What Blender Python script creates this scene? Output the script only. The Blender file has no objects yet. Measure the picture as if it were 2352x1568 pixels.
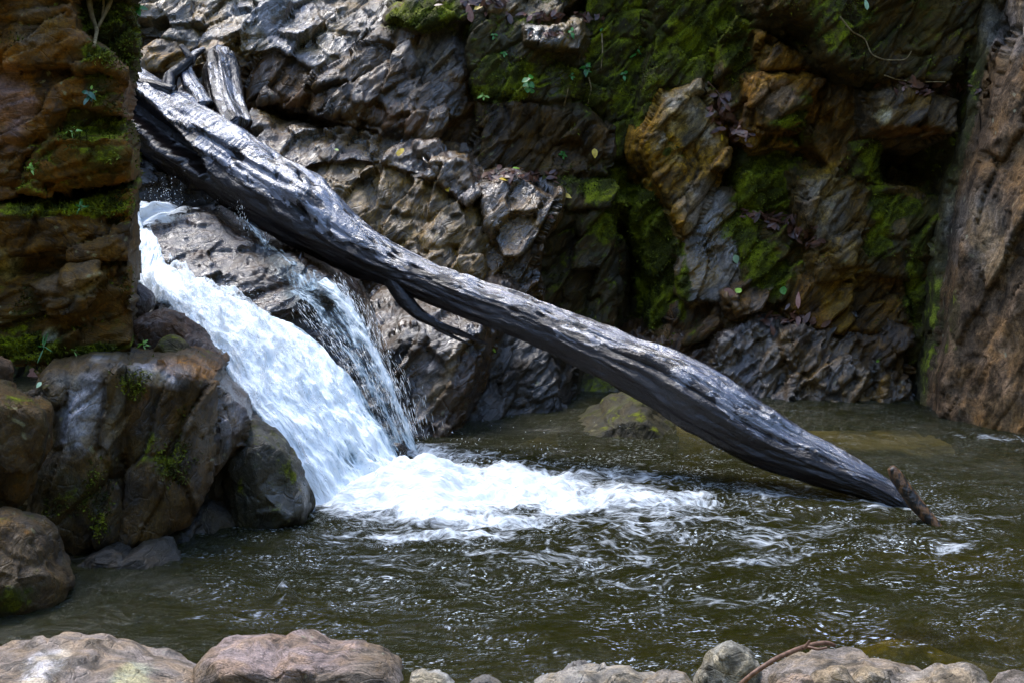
import bpy, math, random
import numpy as np
from mathutils import Vector, Matrix
from mathutils.bvhtree import BVHTree

# ------------------------------------------------------------------ camera, light, exposure
scene = bpy.context.scene
PITCH = math.radians(9.16)
CAM_H = 2.5
FPX = 3730.0                      # focal length in units of a 2352 px wide picture
cam_d = bpy.data.cameras.new("camera")
cam_d.sensor_width = 36.0
cam_d.lens = 36.0 * FPX / 2352.0
cam_d.clip_start = 0.05
cam_d.clip_end = 400.0
cam = bpy.data.objects.new("camera", cam_d)
scene.collection.objects.link(cam)
cam.location = (0, 0, CAM_H)
cam.rotation_euler = (math.pi / 2 - PITCH, 0, 0)
scene.camera = cam

SUN_DIR = Vector((-0.26, 0.34, 0.90)).normalized()      # towards the sun
SUN_EL = math.asin(SUN_DIR.z)
SUN_AZ = math.atan2(SUN_DIR.x, SUN_DIR.y)
world = bpy.data.worlds.new("World")
scene.world = world
world.use_nodes = True
wn = world.node_tree
for n in list(wn.nodes):
    wn.nodes.remove(n)
sky = wn.nodes.new("ShaderNodeTexSky")
sky.sky_type = 'NISHITA'
sky.sun_disc = False
sky.sun_elevation = SUN_EL
sky.sun_rotation = SUN_AZ
sky.air_density = 1.0
sky.dust_density = 0.6
bg = wn.nodes.new("ShaderNodeBackground")
bg.inputs["Strength"].default_value = 0.15
wo = wn.nodes.new("ShaderNodeOutputWorld")
wn.links.new(sky.outputs[0], bg.inputs[0])
wn.links.new(bg.outputs[0], wo.inputs[0])

sun_d = bpy.data.lights.new("sun", 'SUN')
sun_d.energy = 0.85
sun_d.angle = math.radians(24)
sun_d.color = (1.0, 0.95, 0.87)
sun = bpy.data.objects.new("sun", sun_d)
scene.collection.objects.link(sun)
sun.location = (0, 0, 20)
sun.rotation_euler = SUN_DIR.to_track_quat('Z', 'Y').to_euler()

scene.view_settings.view_transform = 'Standard'
scene.view_settings.look = 'None'
scene.view_settings.gamma = 1.0
scene.view_settings.use_curve_mapping = False
scene.view_settings.exposure = 2.5
scene.render.engine = 'CYCLES'
scene.cycles.use_denoising = True
scene.cycles.max_bounces = 6
scene.cycles.transparent_max_bounces = 12
scene.cycles.sample_clamp_indirect = 4.0

# ------------------------------------------------------------------ tracing helpers
CT, ST = math.cos(PITCH), math.sin(PITCH)

def ray(u, v):
    """direction of the sight line through a point of the 2352 x 1568 photograph"""
    dx = (u - 1176) / FPX
    dy = (784 - v) / FPX
    return Vector((dx, CT + dy * ST, -ST + dy * CT))

def at(u, v, Y):
    d = ray(u, v)
    t = Y / d.y
    return Vector((d.x * t, Y, CAM_H + d.z * t))

def on_water(u, v, z=0.0):
    d = ray(u, v)
    t = (z - CAM_H) / d.z
    return Vector((d.x * t, d.y * t, z))

# ------------------------------------------------------------------ numpy noise
def _h(i, j, k, seed=0):
    with np.errstate(over='ignore'):
        n = (i.astype(np.uint32) * np.uint32(374761393) + j.astype(np.uint32) * np.uint32(668265263)
             + k.astype(np.uint32) * np.uint32(2147483647 - 1274126177) + np.uint32((seed * 974711 + 1013) % (2 ** 32)))
        n = (n ^ (n >> np.uint32(13))) * np.uint32(1274126177)
        n = (n ^ (n >> np.uint32(16))) * np.uint32(2246822519)
        n = n ^ (n >> np.uint32(15))
    return n.astype(np.float64) / 4294967295.0

def vnoise(p, seed=0):
    f = np.floor(p)
    t = p - f
    f = f.astype(np.int64)
    t = t * t * t * (t * (t * 6 - 15) + 10)
    r = 0
    for a in (0, 1):
        wa = t[:, 0] if a else 1 - t[:, 0]
        for b in (0, 1):
            wb = t[:, 1] if b else 1 - t[:, 1]
            for c in (0, 1):
                wc = t[:, 2] if c else 1 - t[:, 2]
                r = r + wa * wb * wc * _h(f[:, 0] + a, f[:, 1] + b, f[:, 2] + c, seed)
    return r * 2 - 1

_ROT = np.array([[0.36, 0.48, -0.8], [-0.8, 0.6, 0.0], [0.48, 0.64, 0.6]])

def fbm(p, octaves=4, seed=0, gain=0.5):
    p = np.asarray(p, float)
    a, s, r = 1.0, 0.0, 0.0
    for o in range(octaves):
        r = r + a * vnoise(p, seed + o * 7)
        s += a
        a *= gain
        p = (p @ _ROT.T) * 2.03 + 3.7
    return r / s

def ridged(p, octaves=4, seed=0):
    p = np.asarray(p, float)
    a, s, r = 1.0, 0.0, 0.0
    for o in range(octaves):
        r = r + a * (1 - np.abs(vnoise(p, seed + o * 7)) * 2)
        s += a
        a *= 0.5
        p = (p @ _ROT.T) * 2.03 + 1.3
    return r / s

def facets(p, seed=0, crack=0.0):
    """chunky fractured steps: a random offset and tilt per cell of a jittered grid"""
    f = np.floor(p).astype(np.int64)
    best = np.full(len(p), 1e9)
    out = np.zeros(len(p))
    second = np.full(len(p), 1e9)
    for a in (-1, 0, 1):
        for b in (-1, 0, 1):
            for c in (-1, 0, 1):
                i, j, k = f[:, 0] + a, f[:, 1] + b, f[:, 2] + c
                ctr = np.stack([i + _h(i, j, k, seed + 1), j + _h(i, j, k, seed + 2), k + _h(i, j, k, seed + 3)], 1)
                v = p - ctr
                d = (v * v).sum(1)
                val = (_h(i, j, k, seed + 4) - 0.5) * 1.2 + v[:, 0] * (_h(i, j, k, seed + 5) - 0.5) * 2 \
                    + v[:, 1] * (_h(i, j, k, seed + 6) - 0.5) * 2 + v[:, 2] * (_h(i, j, k, seed + 7) - 0.5) * 2
                m = d < best
                second = np.where(m, best, np.minimum(second, d))
                best = np.where(m, d, best)
                out = np.where(m, val, out)
    gap = np.sqrt(second) - np.sqrt(best)
    return out - crack * np.clip(1 - gap / 0.09, 0, 1) ** 1.5

def rot_y(p, deg):
    """coordinates turned in the x-z plane: column 0 runs along, column 2 across"""
    a = math.radians(deg)
    c, s = math.cos(a), math.sin(a)
    return np.stack([p[:, 0] * c + p[:, 2] * s, p[:, 1], -p[:, 0] * s + p[:, 2] * c], 1)

# ------------------------------------------------------------------ object helpers
col = scene.collection

def tag(o, label=None, cat=None, group=None, kind=None):
    if label: o["label"] = label
    if cat: o["category"] = cat
    if group: o["group"] = group
    if kind: o["kind"] = kind
    return o

def make_mesh(name, verts, quads, mat, parent=None, smooth=True, attrs=None, uv=None, origin=True):
    verts = np.asarray(verts, float)
    loc = np.zeros(3)
    if origin and parent is None:
        lo, hi = verts.min(0), verts.max(0)
        loc = np.array([(lo[0] + hi[0]) / 2, (lo[1] + hi[1]) / 2, lo[2]])
    elif parent is not None:
        loc = np.array(parent.location)
    v = verts - loc
    me = bpy.data.meshes.new(name)
    if isinstance(quads, np.ndarray):
        k = quads.shape[1]
        me.vertices.add(len(v))
        me.vertices.foreach_set("co", v.astype(np.float32).ravel())
        me.loops.add(quads.size)
        me.loops.foreach_set("vertex_index", quads.astype(np.int32).ravel())
        me.polygons.add(len(quads))
        me.polygons.foreach_set("loop_start", np.arange(0, quads.size, k, dtype=np.int32))
        me.update(calc_edges=True)
    else:
        me.from_pydata([tuple(x) for x in v], [], quads)
    me.validate()
    if smooth:
        me.polygons.foreach_set("use_smooth", np.ones(len(me.polygons), dtype=bool))
    for k, a in (attrs or {}).items():
        a = np.asarray(a, np.float32)
        if a.ndim == 1:
            at_ = me.attributes.new(k, 'FLOAT', 'POINT')
            at_.data.foreach_set("value", a)
        else:
            if a.shape[1] == 3:
                a = np.concatenate([a, np.ones((len(a), 1), np.float32)], 1)
            at_ = me.attributes.new(k, 'FLOAT_COLOR', 'POINT')
            at_.data.foreach_set("color", a.ravel())
    me.materials.append(mat)
    o = bpy.data.objects.new(name, me)
    col.objects.link(o)
    if parent is not None:
        o.parent = parent
    else:
        o.location = loc
    return o

def empty(name, loc):
    o = bpy.data.objects.new(name, None)
    col.objects.link(o)
    o.location = loc
    o.empty_display_size = 0.1
    return o

def grid_quads(nr, nc, wrap=False):
    r = np.arange(nr - 1)[:, None]
    c = np.arange(nc if wrap else nc - 1)[None, :]
    c2 = (c + 1) % nc
    q = np.stack([r * nc + c, r * nc + c2, (r + 1) * nc + c2, (r + 1) * nc + c], -1)
    return q.reshape(-1, 4)

def vert_normals(V, Q):
    n = np.zeros_like(V)
    a, b, c, d = (V[Q[:, i]] for i in range(4))
    fn = np.cross(c - a, d - b)
    for i in range(4):
        for k in range(3):
            n[:, k] += np.bincount(Q[:, i], weights=fn[:, k], minlength=len(V))
    l = np.linalg.norm(n, axis=1, keepdims=True)
    return n / np.maximum(l, 1e-12)

# ------------------------------------------------------------------ materials
def new_mat(name):
    m = bpy.data.materials.new(name)
    m.use_nodes = True
    nt = m.node_tree
    for n in list(nt.nodes):
        nt.nodes.remove(n)
    return m, nt

class NT:
    def __init__(self, nt): self.nt = nt
    def n(self, typ, props=None, **inp):
        node = self.nt.nodes.new("ShaderNode" + typ)
        for k, v in (props or {}).items():
            setattr(node, k, v)
        for k, v in inp.items():
            self.set(node, k, v)
        return node
    def set(self, node, k, v):
        key = int(k[1:]) if k[0] == 'i' and k[1:].isdigit() else k.replace('_', ' ')
        s = node.inputs[key]
        if hasattr(v, 'is_output') or isinstance(v, bpy.types.NodeSocket):
            self.nt.links.new(v, s)
        else:
            s.default_value = v
    def math(self, op, a, b=0.0, clamp=False):
        nd = self.n("Math", dict(operation=op, use_clamp=clamp), i0=a, i1=b)
        return nd.outputs[0]
    def ramp(self, fac, lo, hi, a=0.0, b=1.0, smooth=True):
        nd = self.n("MapRange", dict(interpolation_type='SMOOTHSTEP' if smooth else 'LINEAR'))
        for k, v in (("Value", fac), ("From Min", lo), ("From Max", hi), ("To Min", a), ("To Max", b)):
            self.set(nd, k, v)
        return nd.outputs[0]
    def mix(self, fac, a, b, mode='MIX'):
        nd = self.n("Mix", dict(data_type='RGBA', blend_type=mode))
        self.set(nd, 'i0', fac)
        for idx, v in ((6, a), (7, b)):
            if isinstance(v, tuple): v = (*v, 1.0) if len(v) == 3 else v
            self.set(nd, 'i%d' % idx, v)
        return nd.outputs[2]
    def noise(self, vec, scale, detail=4.0, rough=0.55, dist=0.0):
        nd = self.n("TexNoise", None, Vector=vec, Scale=scale, Detail=detail, Roughness=rough, Distortion=dist)
        return nd.outputs[0]
    def mapping(self, vec, rot=(0, 0, 0), scale=(1, 1, 1), loc=(0, 0, 0)):
        nd = self.n("Mapping", None, Vector=vec, Rotation=rot, Scale=scale, Location=loc)
        return nd.outputs[0]
    def attr(self, name):
        nd = self.n("Attribute")
        nd.attribute_name = name
        return nd
    def grey(self, v):
        nd = self.n("CombineColor")
        for i in range(3): self.set(nd, 'i%d' % i, v)
        return nd.outputs[0]

def rock_material(name, dip=55, strata=0.6, fine=1.0, lichen=0.3, crack=0.5, contrast=1.0, bump=0.48, aniso=7.0, sat=1.4, val=0.42):
    m, nt = new_mat(name)
    g = NT(nt)
    pos = g.n("NewGeometry").outputs["Position"]
    tint = g.attr("tint").outputs["Color"]
    sep = g.n("SeparateColor", None, Color=g.attr("mask").outputs["Color"])
    moss_a, wet_a, ochre_a = sep.outputs[0], sep.outputs[1], sep.outputs[2]
    warp = g.n("TexNoise", None, Vector=pos, Scale=2.2, Detail=3.0)
    wv = g.n("VectorMath", dict(operation='SCALE'), i0=warp.outputs["Color"])
    wv.inputs["Scale"].default_value = 0.35
    wp = g.n("VectorMath", dict(operation='ADD'), i0=pos, i1=wv.outputs[0]).outputs[0]
    sv = g.mapping(g.mapping(wp, rot=(0, math.radians(dip), 0)), scale=(1.0, 3.0, aniso))
    st = g.noise(sv, 3.2 * fine, 7.0, 0.62)
    st2 = g.noise(g.mapping(sv, scale=(1.6, 1.2, 2.6)), 6.5 * fine, 5.0, 0.6)
    big = g.noise(pos, 1.7, 4.0, 0.6)
    med = g.noise(wp, 7.5 * fine, 6.0, 0.6)
    fin = g.noise(pos, 50 * fine, 5.0, 0.7)
    # base colour: own tint, varied by mineral bands and blotches
    v1 = g.ramp(st, 0.3, 0.72, 1 - 0.62 * strata * contrast, 1 + 0.85 * strata * contrast, False)
    v2 = g.ramp(med, 0.3, 0.7, 1 - 0.42 * contrast, 1 + 0.45 * contrast, False)
    v3 = g.ramp(fin, 0.30, 0.70, 0.4, 1.65, False)
    vv = g.math('MULTIPLY', g.math('MULTIPLY', v1, v2), v3)
    c = g.mix(1.0, tint, g.grey(vv), 'MULTIPLY')
    # warm and cool minerals
    warm = g.mix(1.0, c, (1.12, 0.97, 0.70), 'MULTIPLY')
    cool = g.mix(1.0, c, (0.98, 0.98, 1.03), 'MULTIPLY')
    c = g.mix(g.ramp(g.noise(wp, 3.1 * fine, 5.0, 0.6), 0.42, 0.6), cool, warm)
    # dark algae stains
    c = g.mix(g.ramp(g.noise(g.mapping(wp, loc=(7, 3, 1), scale=(1, 1, 0.6)), 4.4 * fine, 6.0, 0.65), 0.48, 0.62, 0, 0.85),
              c, g.mix(1.0, c, (0.26, 0.25, 0.20), 'MULTIPLY'))
    # pale mineral streaks
    c = g.mix(g.ramp(st2, 0.62, 0.76, 0, 0.32 * strata), c, (0.34, 0.28, 0.20))
    # ochre crust
    om = g.ramp(g.math('ADD', ochre_a, g.math('MULTIPLY', g.math('SUBTRACT', g.noise(wp, 9 * fine, 6.0, 0.65), 0.5), 1.5)), 0.42, 0.72)
    oc = g.mix(fin, (0.17, 0.055, 0.006), (0.40, 0.17, 0.022))
    c = g.mix(g.math('MULTIPLY', om, 0.85), c, oc)
    # lichen spots
    vo = g.n("TexVoronoi", None, Vector=wp, Scale=13.0 * fine)
    vc = g.n("SeparateColor", None, Color=vo.outputs["Color"])
    spot = g.math('MULTIPLY', g.ramp(g.math('ADD', vo.outputs["Distance"], g.math('MULTIPLY', fin, 0.5)), 0.38, 0.55, 1, 0),
                  g.ramp(vc.outputs[0], 1 - 0.55 * lichen, 1 - 0.5 * lichen))
    spot = g.math('MULTIPLY', spot, g.ramp(g.noise(pos, 2.0, 2.0), 0.45, 0.6))
    c = g.mix(g.math('MULTIPLY', spot, 0.75), c, (0.40, 0.37, 0.23))
    # moss
    nrm = g.n("NewGeometry").outputs["Normal"]
    up = g.n("SeparateXYZ", None, Vector=nrm).outputs[2]
    mm = g.math('ADD', moss_a, g.math('MULTIPLY', g.math('SUBTRACT', g.noise(wp, 6.0 * fine, 8.0, 0.7), 0.5), 1.7))
    mm = g.math('ADD', mm, g.math('MULTIPLY', up, 0.22))
    mm = g.math('MULTIPLY', g.ramp(mm, 0.5, 0.78), g.ramp(moss_a, 0.01, 0.15))
    mf = g.noise(pos, 85, 4.0, 0.7)
    mcol = g.mix(g.ramp(g.noise(pos, 5.0, 5.0, 0.65), 0.4, 0.62), (0.070, 0.074, 0.010), (0.31, 0.34, 0.025))
    mcol = g.mix(1.0, mcol, g.grey(g.ramp(mf, 0.3, 0.7, 0.4, 1.7, False)), 'MULTIPLY')
    film = g.ramp(g.math('ADD', moss_a, g.math('MULTIPLY', g.math('SUBTRACT', g.noise(wp, 4.2 * fine, 7.0, 0.7), 0.5), 1.5)), 0.22, 0.62, 0, 0.6)
    film = g.math('MULTIPLY', film, g.ramp(moss_a, 0.02, 0.3))
    c = g.mix(film, c, g.mix(fin, (0.022, 0.022, 0.006), (0.085, 0.080, 0.022)))
    c = g.mix(mm, c, mcol)
    hs = g.n("HueSaturation", None, Saturation=sat, Value=val, Color=c)
    c = hs.outputs[0]
    # cracks as relief
    ve = g.n("TexVoronoi", dict(feature='DISTANCE_TO_EDGE'), Vector=g.mapping(sv, scale=(1.1, 0.45, 0.32)), Scale=3.3 * fine)
    ck = g.ramp(ve.outputs["Distance"], 0.0, 0.05)
    h = g.math('ADD', g.math('MULTIPLY', st, 2.2 * strata), g.math('MULTIPLY', med, 0.3))
    h = g.math('ADD', h, g.math('MULTIPLY', fin, 0.42))
    h = g.math('ADD', h, g.math('MULTIPLY', st2, 0.5 * strata))
    h = g.math('ADD', h, g.math('MULTIPLY', ck, 0.55 * crack))
    h = g.math('ADD', h, g.math('MULTIPLY', g.math('MULTIPLY', mm, mf), 0.7))
    bp = g.n("Bump", None, Strength=bump, Distance=0.055, Height=h)
    # wetness
    wet = g.math('MULTIPLY', wet_a, g.math('SUBTRACT', 1.0, g.math('MULTIPLY', mm, 0.9)))
    wet = g.math('MULTIPLY', wet, g.ramp(g.noise(wp, 3.4 * fine, 4.0, 0.6), 0.3, 0.55, 0.35, 1.0))
    rough = g.ramp(wet, 0, 1, 0.86, 0.18, False)
    pr = g.n("BsdfPrincipled", None, Base_Color=c, Roughness=rough, Normal=bp.outputs[0])
    g.set(pr, "Specular IOR Level", g.ramp(wet, 0, 1, 0.2, 0.95, False))
    g.set(pr, "Coat Weight", g.math('MULTIPLY', wet, 0.65))
    g.set(pr, "Coat Roughness", 0.16)
    bp2 = g.n("Bump", None, Strength=bump * 0.7, Distance=0.045, Height=h)
    g.set(pr, "Coat Normal", bp2.outputs[0])
    out = g.n("OutputMaterial", None, Surface=pr.outputs[0])
    return m

MAT_CLIFF = rock_material("cliff_rock", dip=52, aniso=9.0, strata=1.0, fine=1.0, lichen=0.25, crack=0.7)
MAT_MIDROCK = rock_material("wet_banded_rock", sat=1.15, dip=-8, strata=0.8, fine=1.15, lichen=0.0, crack=0.4)
MAT_SLAB = rock_material("sloping_slab_rock", dip=42, strata=0.85, fine=1.0, lichen=0.1, crack=0.6)
MAT_PILLAR = rock_material("lichened_pillar_rock", val=0.62, sat=1.35, dip=-20, strata=0.35, fine=1.35, lichen=0.9, crack=0.5)
MAT_BOULDER = rock_material("smooth_boulder_rock", val=0.46, sat=1.35, dip=70, strata=0.45, fine=1.2, lichen=0.5, crack=0.25, bump=0.65)
MAT_BUTTRESS = rock_material("grained_buttress_rock", val=0.68, sat=1.0, dip=80, strata=0.8, fine=1.0, lichen=0.6, crack=0.3)
MAT_SHORE = rock_material("pale_shore_rock", val=0.66, sat=0.85, dip=-12, strata=0.45, fine=2.0, lichen=0.25, crack=0.5, bump=0.6)

def simple_mat(name, c1, c2, scale=20, rough=0.6, spec=0.4, trans=0.0):
    m, nt = new_mat(name)
    g = NT(nt)
    pos = g.n("TexCoord").outputs["Object"]
    c = g.mix(g.ramp(g.noise(pos, scale, 4.0), 0.35, 0.65), c1, c2)
    pr = g.n("BsdfPrincipled", None, Base_Color=c, Roughness=rough)
    g.set(pr, "Specular IOR Level", spec)
    sh = pr.outputs[0]
    if trans:
        tr = g.n("BsdfTranslucent", None, Color=c)
        sh = g.n("MixShader", None, i0=trans, i1=sh, i2=tr.outputs[0]).outputs[0]
    g.n("OutputMaterial", None, Surface=sh)
    return m

MAT_LEAF = simple_mat("green_leaf", (0.03, 0.13, 0.015), (0.07, 0.25, 0.03), 30, 0.4, 0.5, 0.25)
MAT_LEAF_DARK = simple_mat("dark_green_leaf", (0.02, 0.09, 0.04), (0.04, 0.15, 0.07), 30, 0.35, 0.6, 0.2)
MAT_LEAF_LIME = simple_mat("lime_leaf", (0.20, 0.38, 0.03), (0.32, 0.5, 0.08), 30, 0.4, 0.5, 0.2)
MAT_LEAF_YELLOW = simple_mat("yellow_leaf", (0.5, 0.30, 0.01), (0.72, 0.5, 0.03), 40, 0.4, 0.5, 0.15)
MAT_LEAF_PINK = simple_mat("faded_pink_leaf", (0.35, 0.16, 0.13), (0.42, 0.25, 0.2), 40, 0.5, 0.4, 0.1)
MAT_LEAF_BROWN = simple_mat("brown_leaf", (0.035, 0.013, 0.007), (0.13, 0.05, 0.024), 18, 0.45, 0.5, 0.05)
MAT_LEAF_PALE = simple_mat("pale_green_leaf", (0.3, 0.45, 0.25), (0.4, 0.55, 0.33), 40, 0.4, 0.5, 0.1)
MAT_ROOT = simple_mat("root_bark", (0.12, 0.08, 0.03), (0.25, 0.18, 0.08), 25, 0.7, 0.3)
MAT_TWIG = simple_mat("twig_bark", (0.10, 0.05, 0.03), (0.2, 0.11, 0.07), 40, 0.6, 0.3)

# ------------------------------------------------------------------ rock builders
def seg_dist(px, pz, poly):
    """signed distance to a polygon in the x-z plane, positive inside"""
    d2 = np.full(px.shape, 1e18)
    inside = np.zeros(px.shape, bool)
    n = len(poly)
    for i in range(n):
        ax, az = poly[i]
        bx, bz = poly[(i + 1) % n]
        ex, ez = bx - ax, bz - az
        wx, wz = px - ax, pz - az
        t = np.clip((wx * ex + wz * ez) / (ex * ex + ez * ez + 1e-12), 0, 1)
        d2 = np.minimum(d2, (wx - ex * t) ** 2 + (wz - ez * t) ** 2)
        c1 = (az > pz) != (bz > pz)
        xi = ax + (pz - az) * ex / (ez if abs(ez) > 1e-12 else 1e-12)
        inside ^= c1 & (px < xi)
    d = np.sqrt(d2)
    return np.where(inside, d, -d)

class Block:
    def __init__(s, poly, Y, sx=0.0, sz=0.0, r=0.12, tint=(0.2, 0.18, 0.14), moss=0.0, wet=0.2, ochre=0.0, steep=24.0, depth=1.0):
        s.poly_px, s.Y, s.sx, s.sz, s.r, s.tint, s.moss, s.wet, s.ochre, s.steep, s.depth = poly, Y, sx, sz, r, tint, moss, wet, ochre, steep, depth
    def prepare(s, kx, kz, yref):
        poly, Y, sx, sz = s.poly_px, s.Y, s.sx, s.sz
        cu = sum(p[0] for p in poly) / len(poly)
        cv = sum(p[1] for p in poly) / len(poly)
        def flat(u, v, y):
            w = at(u, v, y)
            return Vector((w.x - kx * (y - yref), y, w.z - kz * (y - yref)))
        c = s.c = flat(cu, cv, Y)
        pts = []
        for (u, v) in poly:                       # each corner lies on the block's own plane
            y = Y
            for _ in range(6):
                w = flat(u, v, y)
                y = 0.5 * y + 0.5 * min(max(Y + sx * (w.x - c.x) + sz * (w.z - c.z), Y - 1.2), Y + 1.6)
            w = flat(u, v, y)
            pts.append((w.x, w.z))
        s.pts = pts
    def y(s, X, Z):
        d = seg_dist(X, Z, s.pts)
        pl = s.Y + s.sx * (X - s.c.x) + s.sz * (Z - s.c.z)
        t = np.clip(1 - d / s.r, 0, 1)
        rr = s.r * s.depth
        y = pl + rr * (1 - np.sqrt(np.clip(1 - t * t, 0, 1)))
        return np.where(d < 0, pl + rr + (-d) * s.steep, y)

class Relief:
    """a rock mass standing as a field of depth over x and z, built of tilted rounded blocks"""
    def __init__(s, name, blocks, x0, x1, z0, z1, res, back, mat, base=None, warp=0.05, warpf=2.2, dip=52,
                 a_big=0.10, a_fac=0.05, a_fac2=0.02, a_strata=0.02, facet=(3.0, 3.0, 3.0), seed=1, base_tint=(0.03, 0.03, 0.018), base_moss=0.3, kx=0.0, kz=0.0, yref=10.0, dye=(1, 1, 1), steep=None):
        """kx, kz: the sides of the mass run back along (kx, 1, kz)"""
        for b in blocks:
            b.prepare(kx, kz, yref)
            if steep: b.steep = steep
        nx, nz = int((x1 - x0) / res), int((z1 - z0) / res)
        X, Z = np.meshgrid(np.linspace(x0, x1, nx), np.linspace(z0, z1, nz))
        X, Z = X.ravel(), Z.ravel()
        P = np.stack([X, np.zeros_like(X), Z], 1)
        wx = X + warp * fbm(P * warpf, 4, seed + 11)
        wz = Z + warp * fbm(P * warpf + 9.3, 4, seed + 23)
        if base is None:
            Y = np.full(X.shape, back + 0.0)
        else:
            Y = base(X, Z)
        win = np.full(X.shape, -1)
        for i, b in enumerate(blocks):
            yb = b.y(wx, wz)
            m = yb < Y
            Y = np.where(m, yb, Y)
            win = np.where(m, i, win)
        clipped = Y >= back - 1e-6 if base is None else np.zeros(X.shape, bool)
        V = np.stack([X + kx * (Y - yref), Y, Z + kz * (Y - yref)], 1)
        Q = grid_quads(nz, nx)
        N = vert_normals(V, Q)
        N[N[:, 1] > 0] *= -1
        N = N * 0.35 + np.array([kx * -1.0, -1.0, 0.12])
        N /= np.linalg.norm(N, axis=1, keepdims=True)
        p = V
        r = rot_y(p, dip)
        fcoord = r * np.array(facet) * np.array([0.55, 1.0, 1.6])
        wob = np.stack([fbm(p * 3.1, 3, seed + 31), fbm(p * 3.1 + 5, 3, seed + 32), fbm(p * 3.1 + 8, 3, seed + 33)], 1)
        disp = a_big * fbm(p * 1.6, 5, seed + 41) \
            + a_fac * facets(fcoord + wob * 0.16, seed + 51, 0.3) \
            + a_fac2 * facets(fcoord * 3.1 + wob * 0.3, seed + 61, 0.25) \
            + a_strata * ridged(r * np.array([1.6, 4.0, 13.0]) + wob * 0.5, 4, seed + 71)
        disp = np.where(clipped, 0, disp)
        V = V + N * disp[:, None]
        keep = ~clipped[Q].all(1)
        Q = Q[keep]
        # normals face the open side
        a = V[Q[:, 0]]; fn = np.cross(V[Q[:, 2]] - a, V[Q[:, 3]] - V[Q[:, 1]])
        if fn[:, 1].mean() > 0:
            Q = Q[:, ::-1].copy()
        used = np.zeros(len(V), bool); used[Q.ravel()] = True
        idx = np.cumsum(used) - 1
        V = V[used]; Q = idx[Q]; win = win[used]
        T = np.array([b.tint for b in blocks] + [base_tint]) * np.array(dye)
        M = np.array([(b.moss, b.wet, b.ochre) for b in blocks] + [(base_moss, 0.2, 0.0)])
        s.name, s.V, s.Q, s.mat = name, V, Q, mat
        s.tint = T[win].copy(); s.mask = M[win].copy()
        s.bvh = BVHTree.FromPolygons([tuple(x) for x in V], [tuple(x) for x in Q.tolist()])

    def hit(s, u, v):
        d = ray(u, v).normalized()
        h = s.bvh.ray_cast(Vector((0, 0, CAM_H)), d)
        return h[0], h[1]

    def paint(s, what, u, v, ru, rv, k=1.0, rot=0, val=None, rough=0.5):
        """a patch of moss, wet, crust or bare stone lying on the rock round a point of it"""
        p, _n = s.hit(u, v)
        if p is None: return
        sc = p.y / FPX
        q = s.V - np.array(p)
        a = math.radians(rot)
        qa = q[:, 0] * math.cos(a) + q[:, 2] * math.sin(a)
        qb = -q[:, 0] * math.sin(a) + q[:, 2] * math.cos(a)
        d = np.sqrt((qa / (ru * sc)) ** 2 + (qb / (rv * sc)) ** 2 + (q[:, 1] / (2.2 * max(ru, rv) * sc)) ** 2)
        near = d < 2.2
        if not near.any(): return
        d = d[near] + (rough + 0.2) * fbm(s.V[near] * 6.0, 5, 77)
        w = np.clip((1.55 - d) / (1.1 if what in ('moss', 'ochre', 'wet') else 0.6), 0, 1) * k
        w = w * w * (3 - 2 * w) if k > 0 else w
        ch = {'moss': 0, 'wet': 1, 'ochre': 2}
        if what in ch:
            s.mask[near, ch[what]] = np.clip(s.mask[near, ch[what]] + w, 0, 1.2)
        else:
            s.tint[near] = s.tint[near] * (1 - w[:, None]) + np.array(val) * w[:, None]
            if what == 'bare':
                s.mask[near, 0] *= (1 - w); s.mask[near, 2] *= (1 - w)

    def build(s):
        return make_mesh(s.name, s.V, s.Q, s.mat, attrs=dict(tint=s.tint, mask=s.mask))

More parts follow.
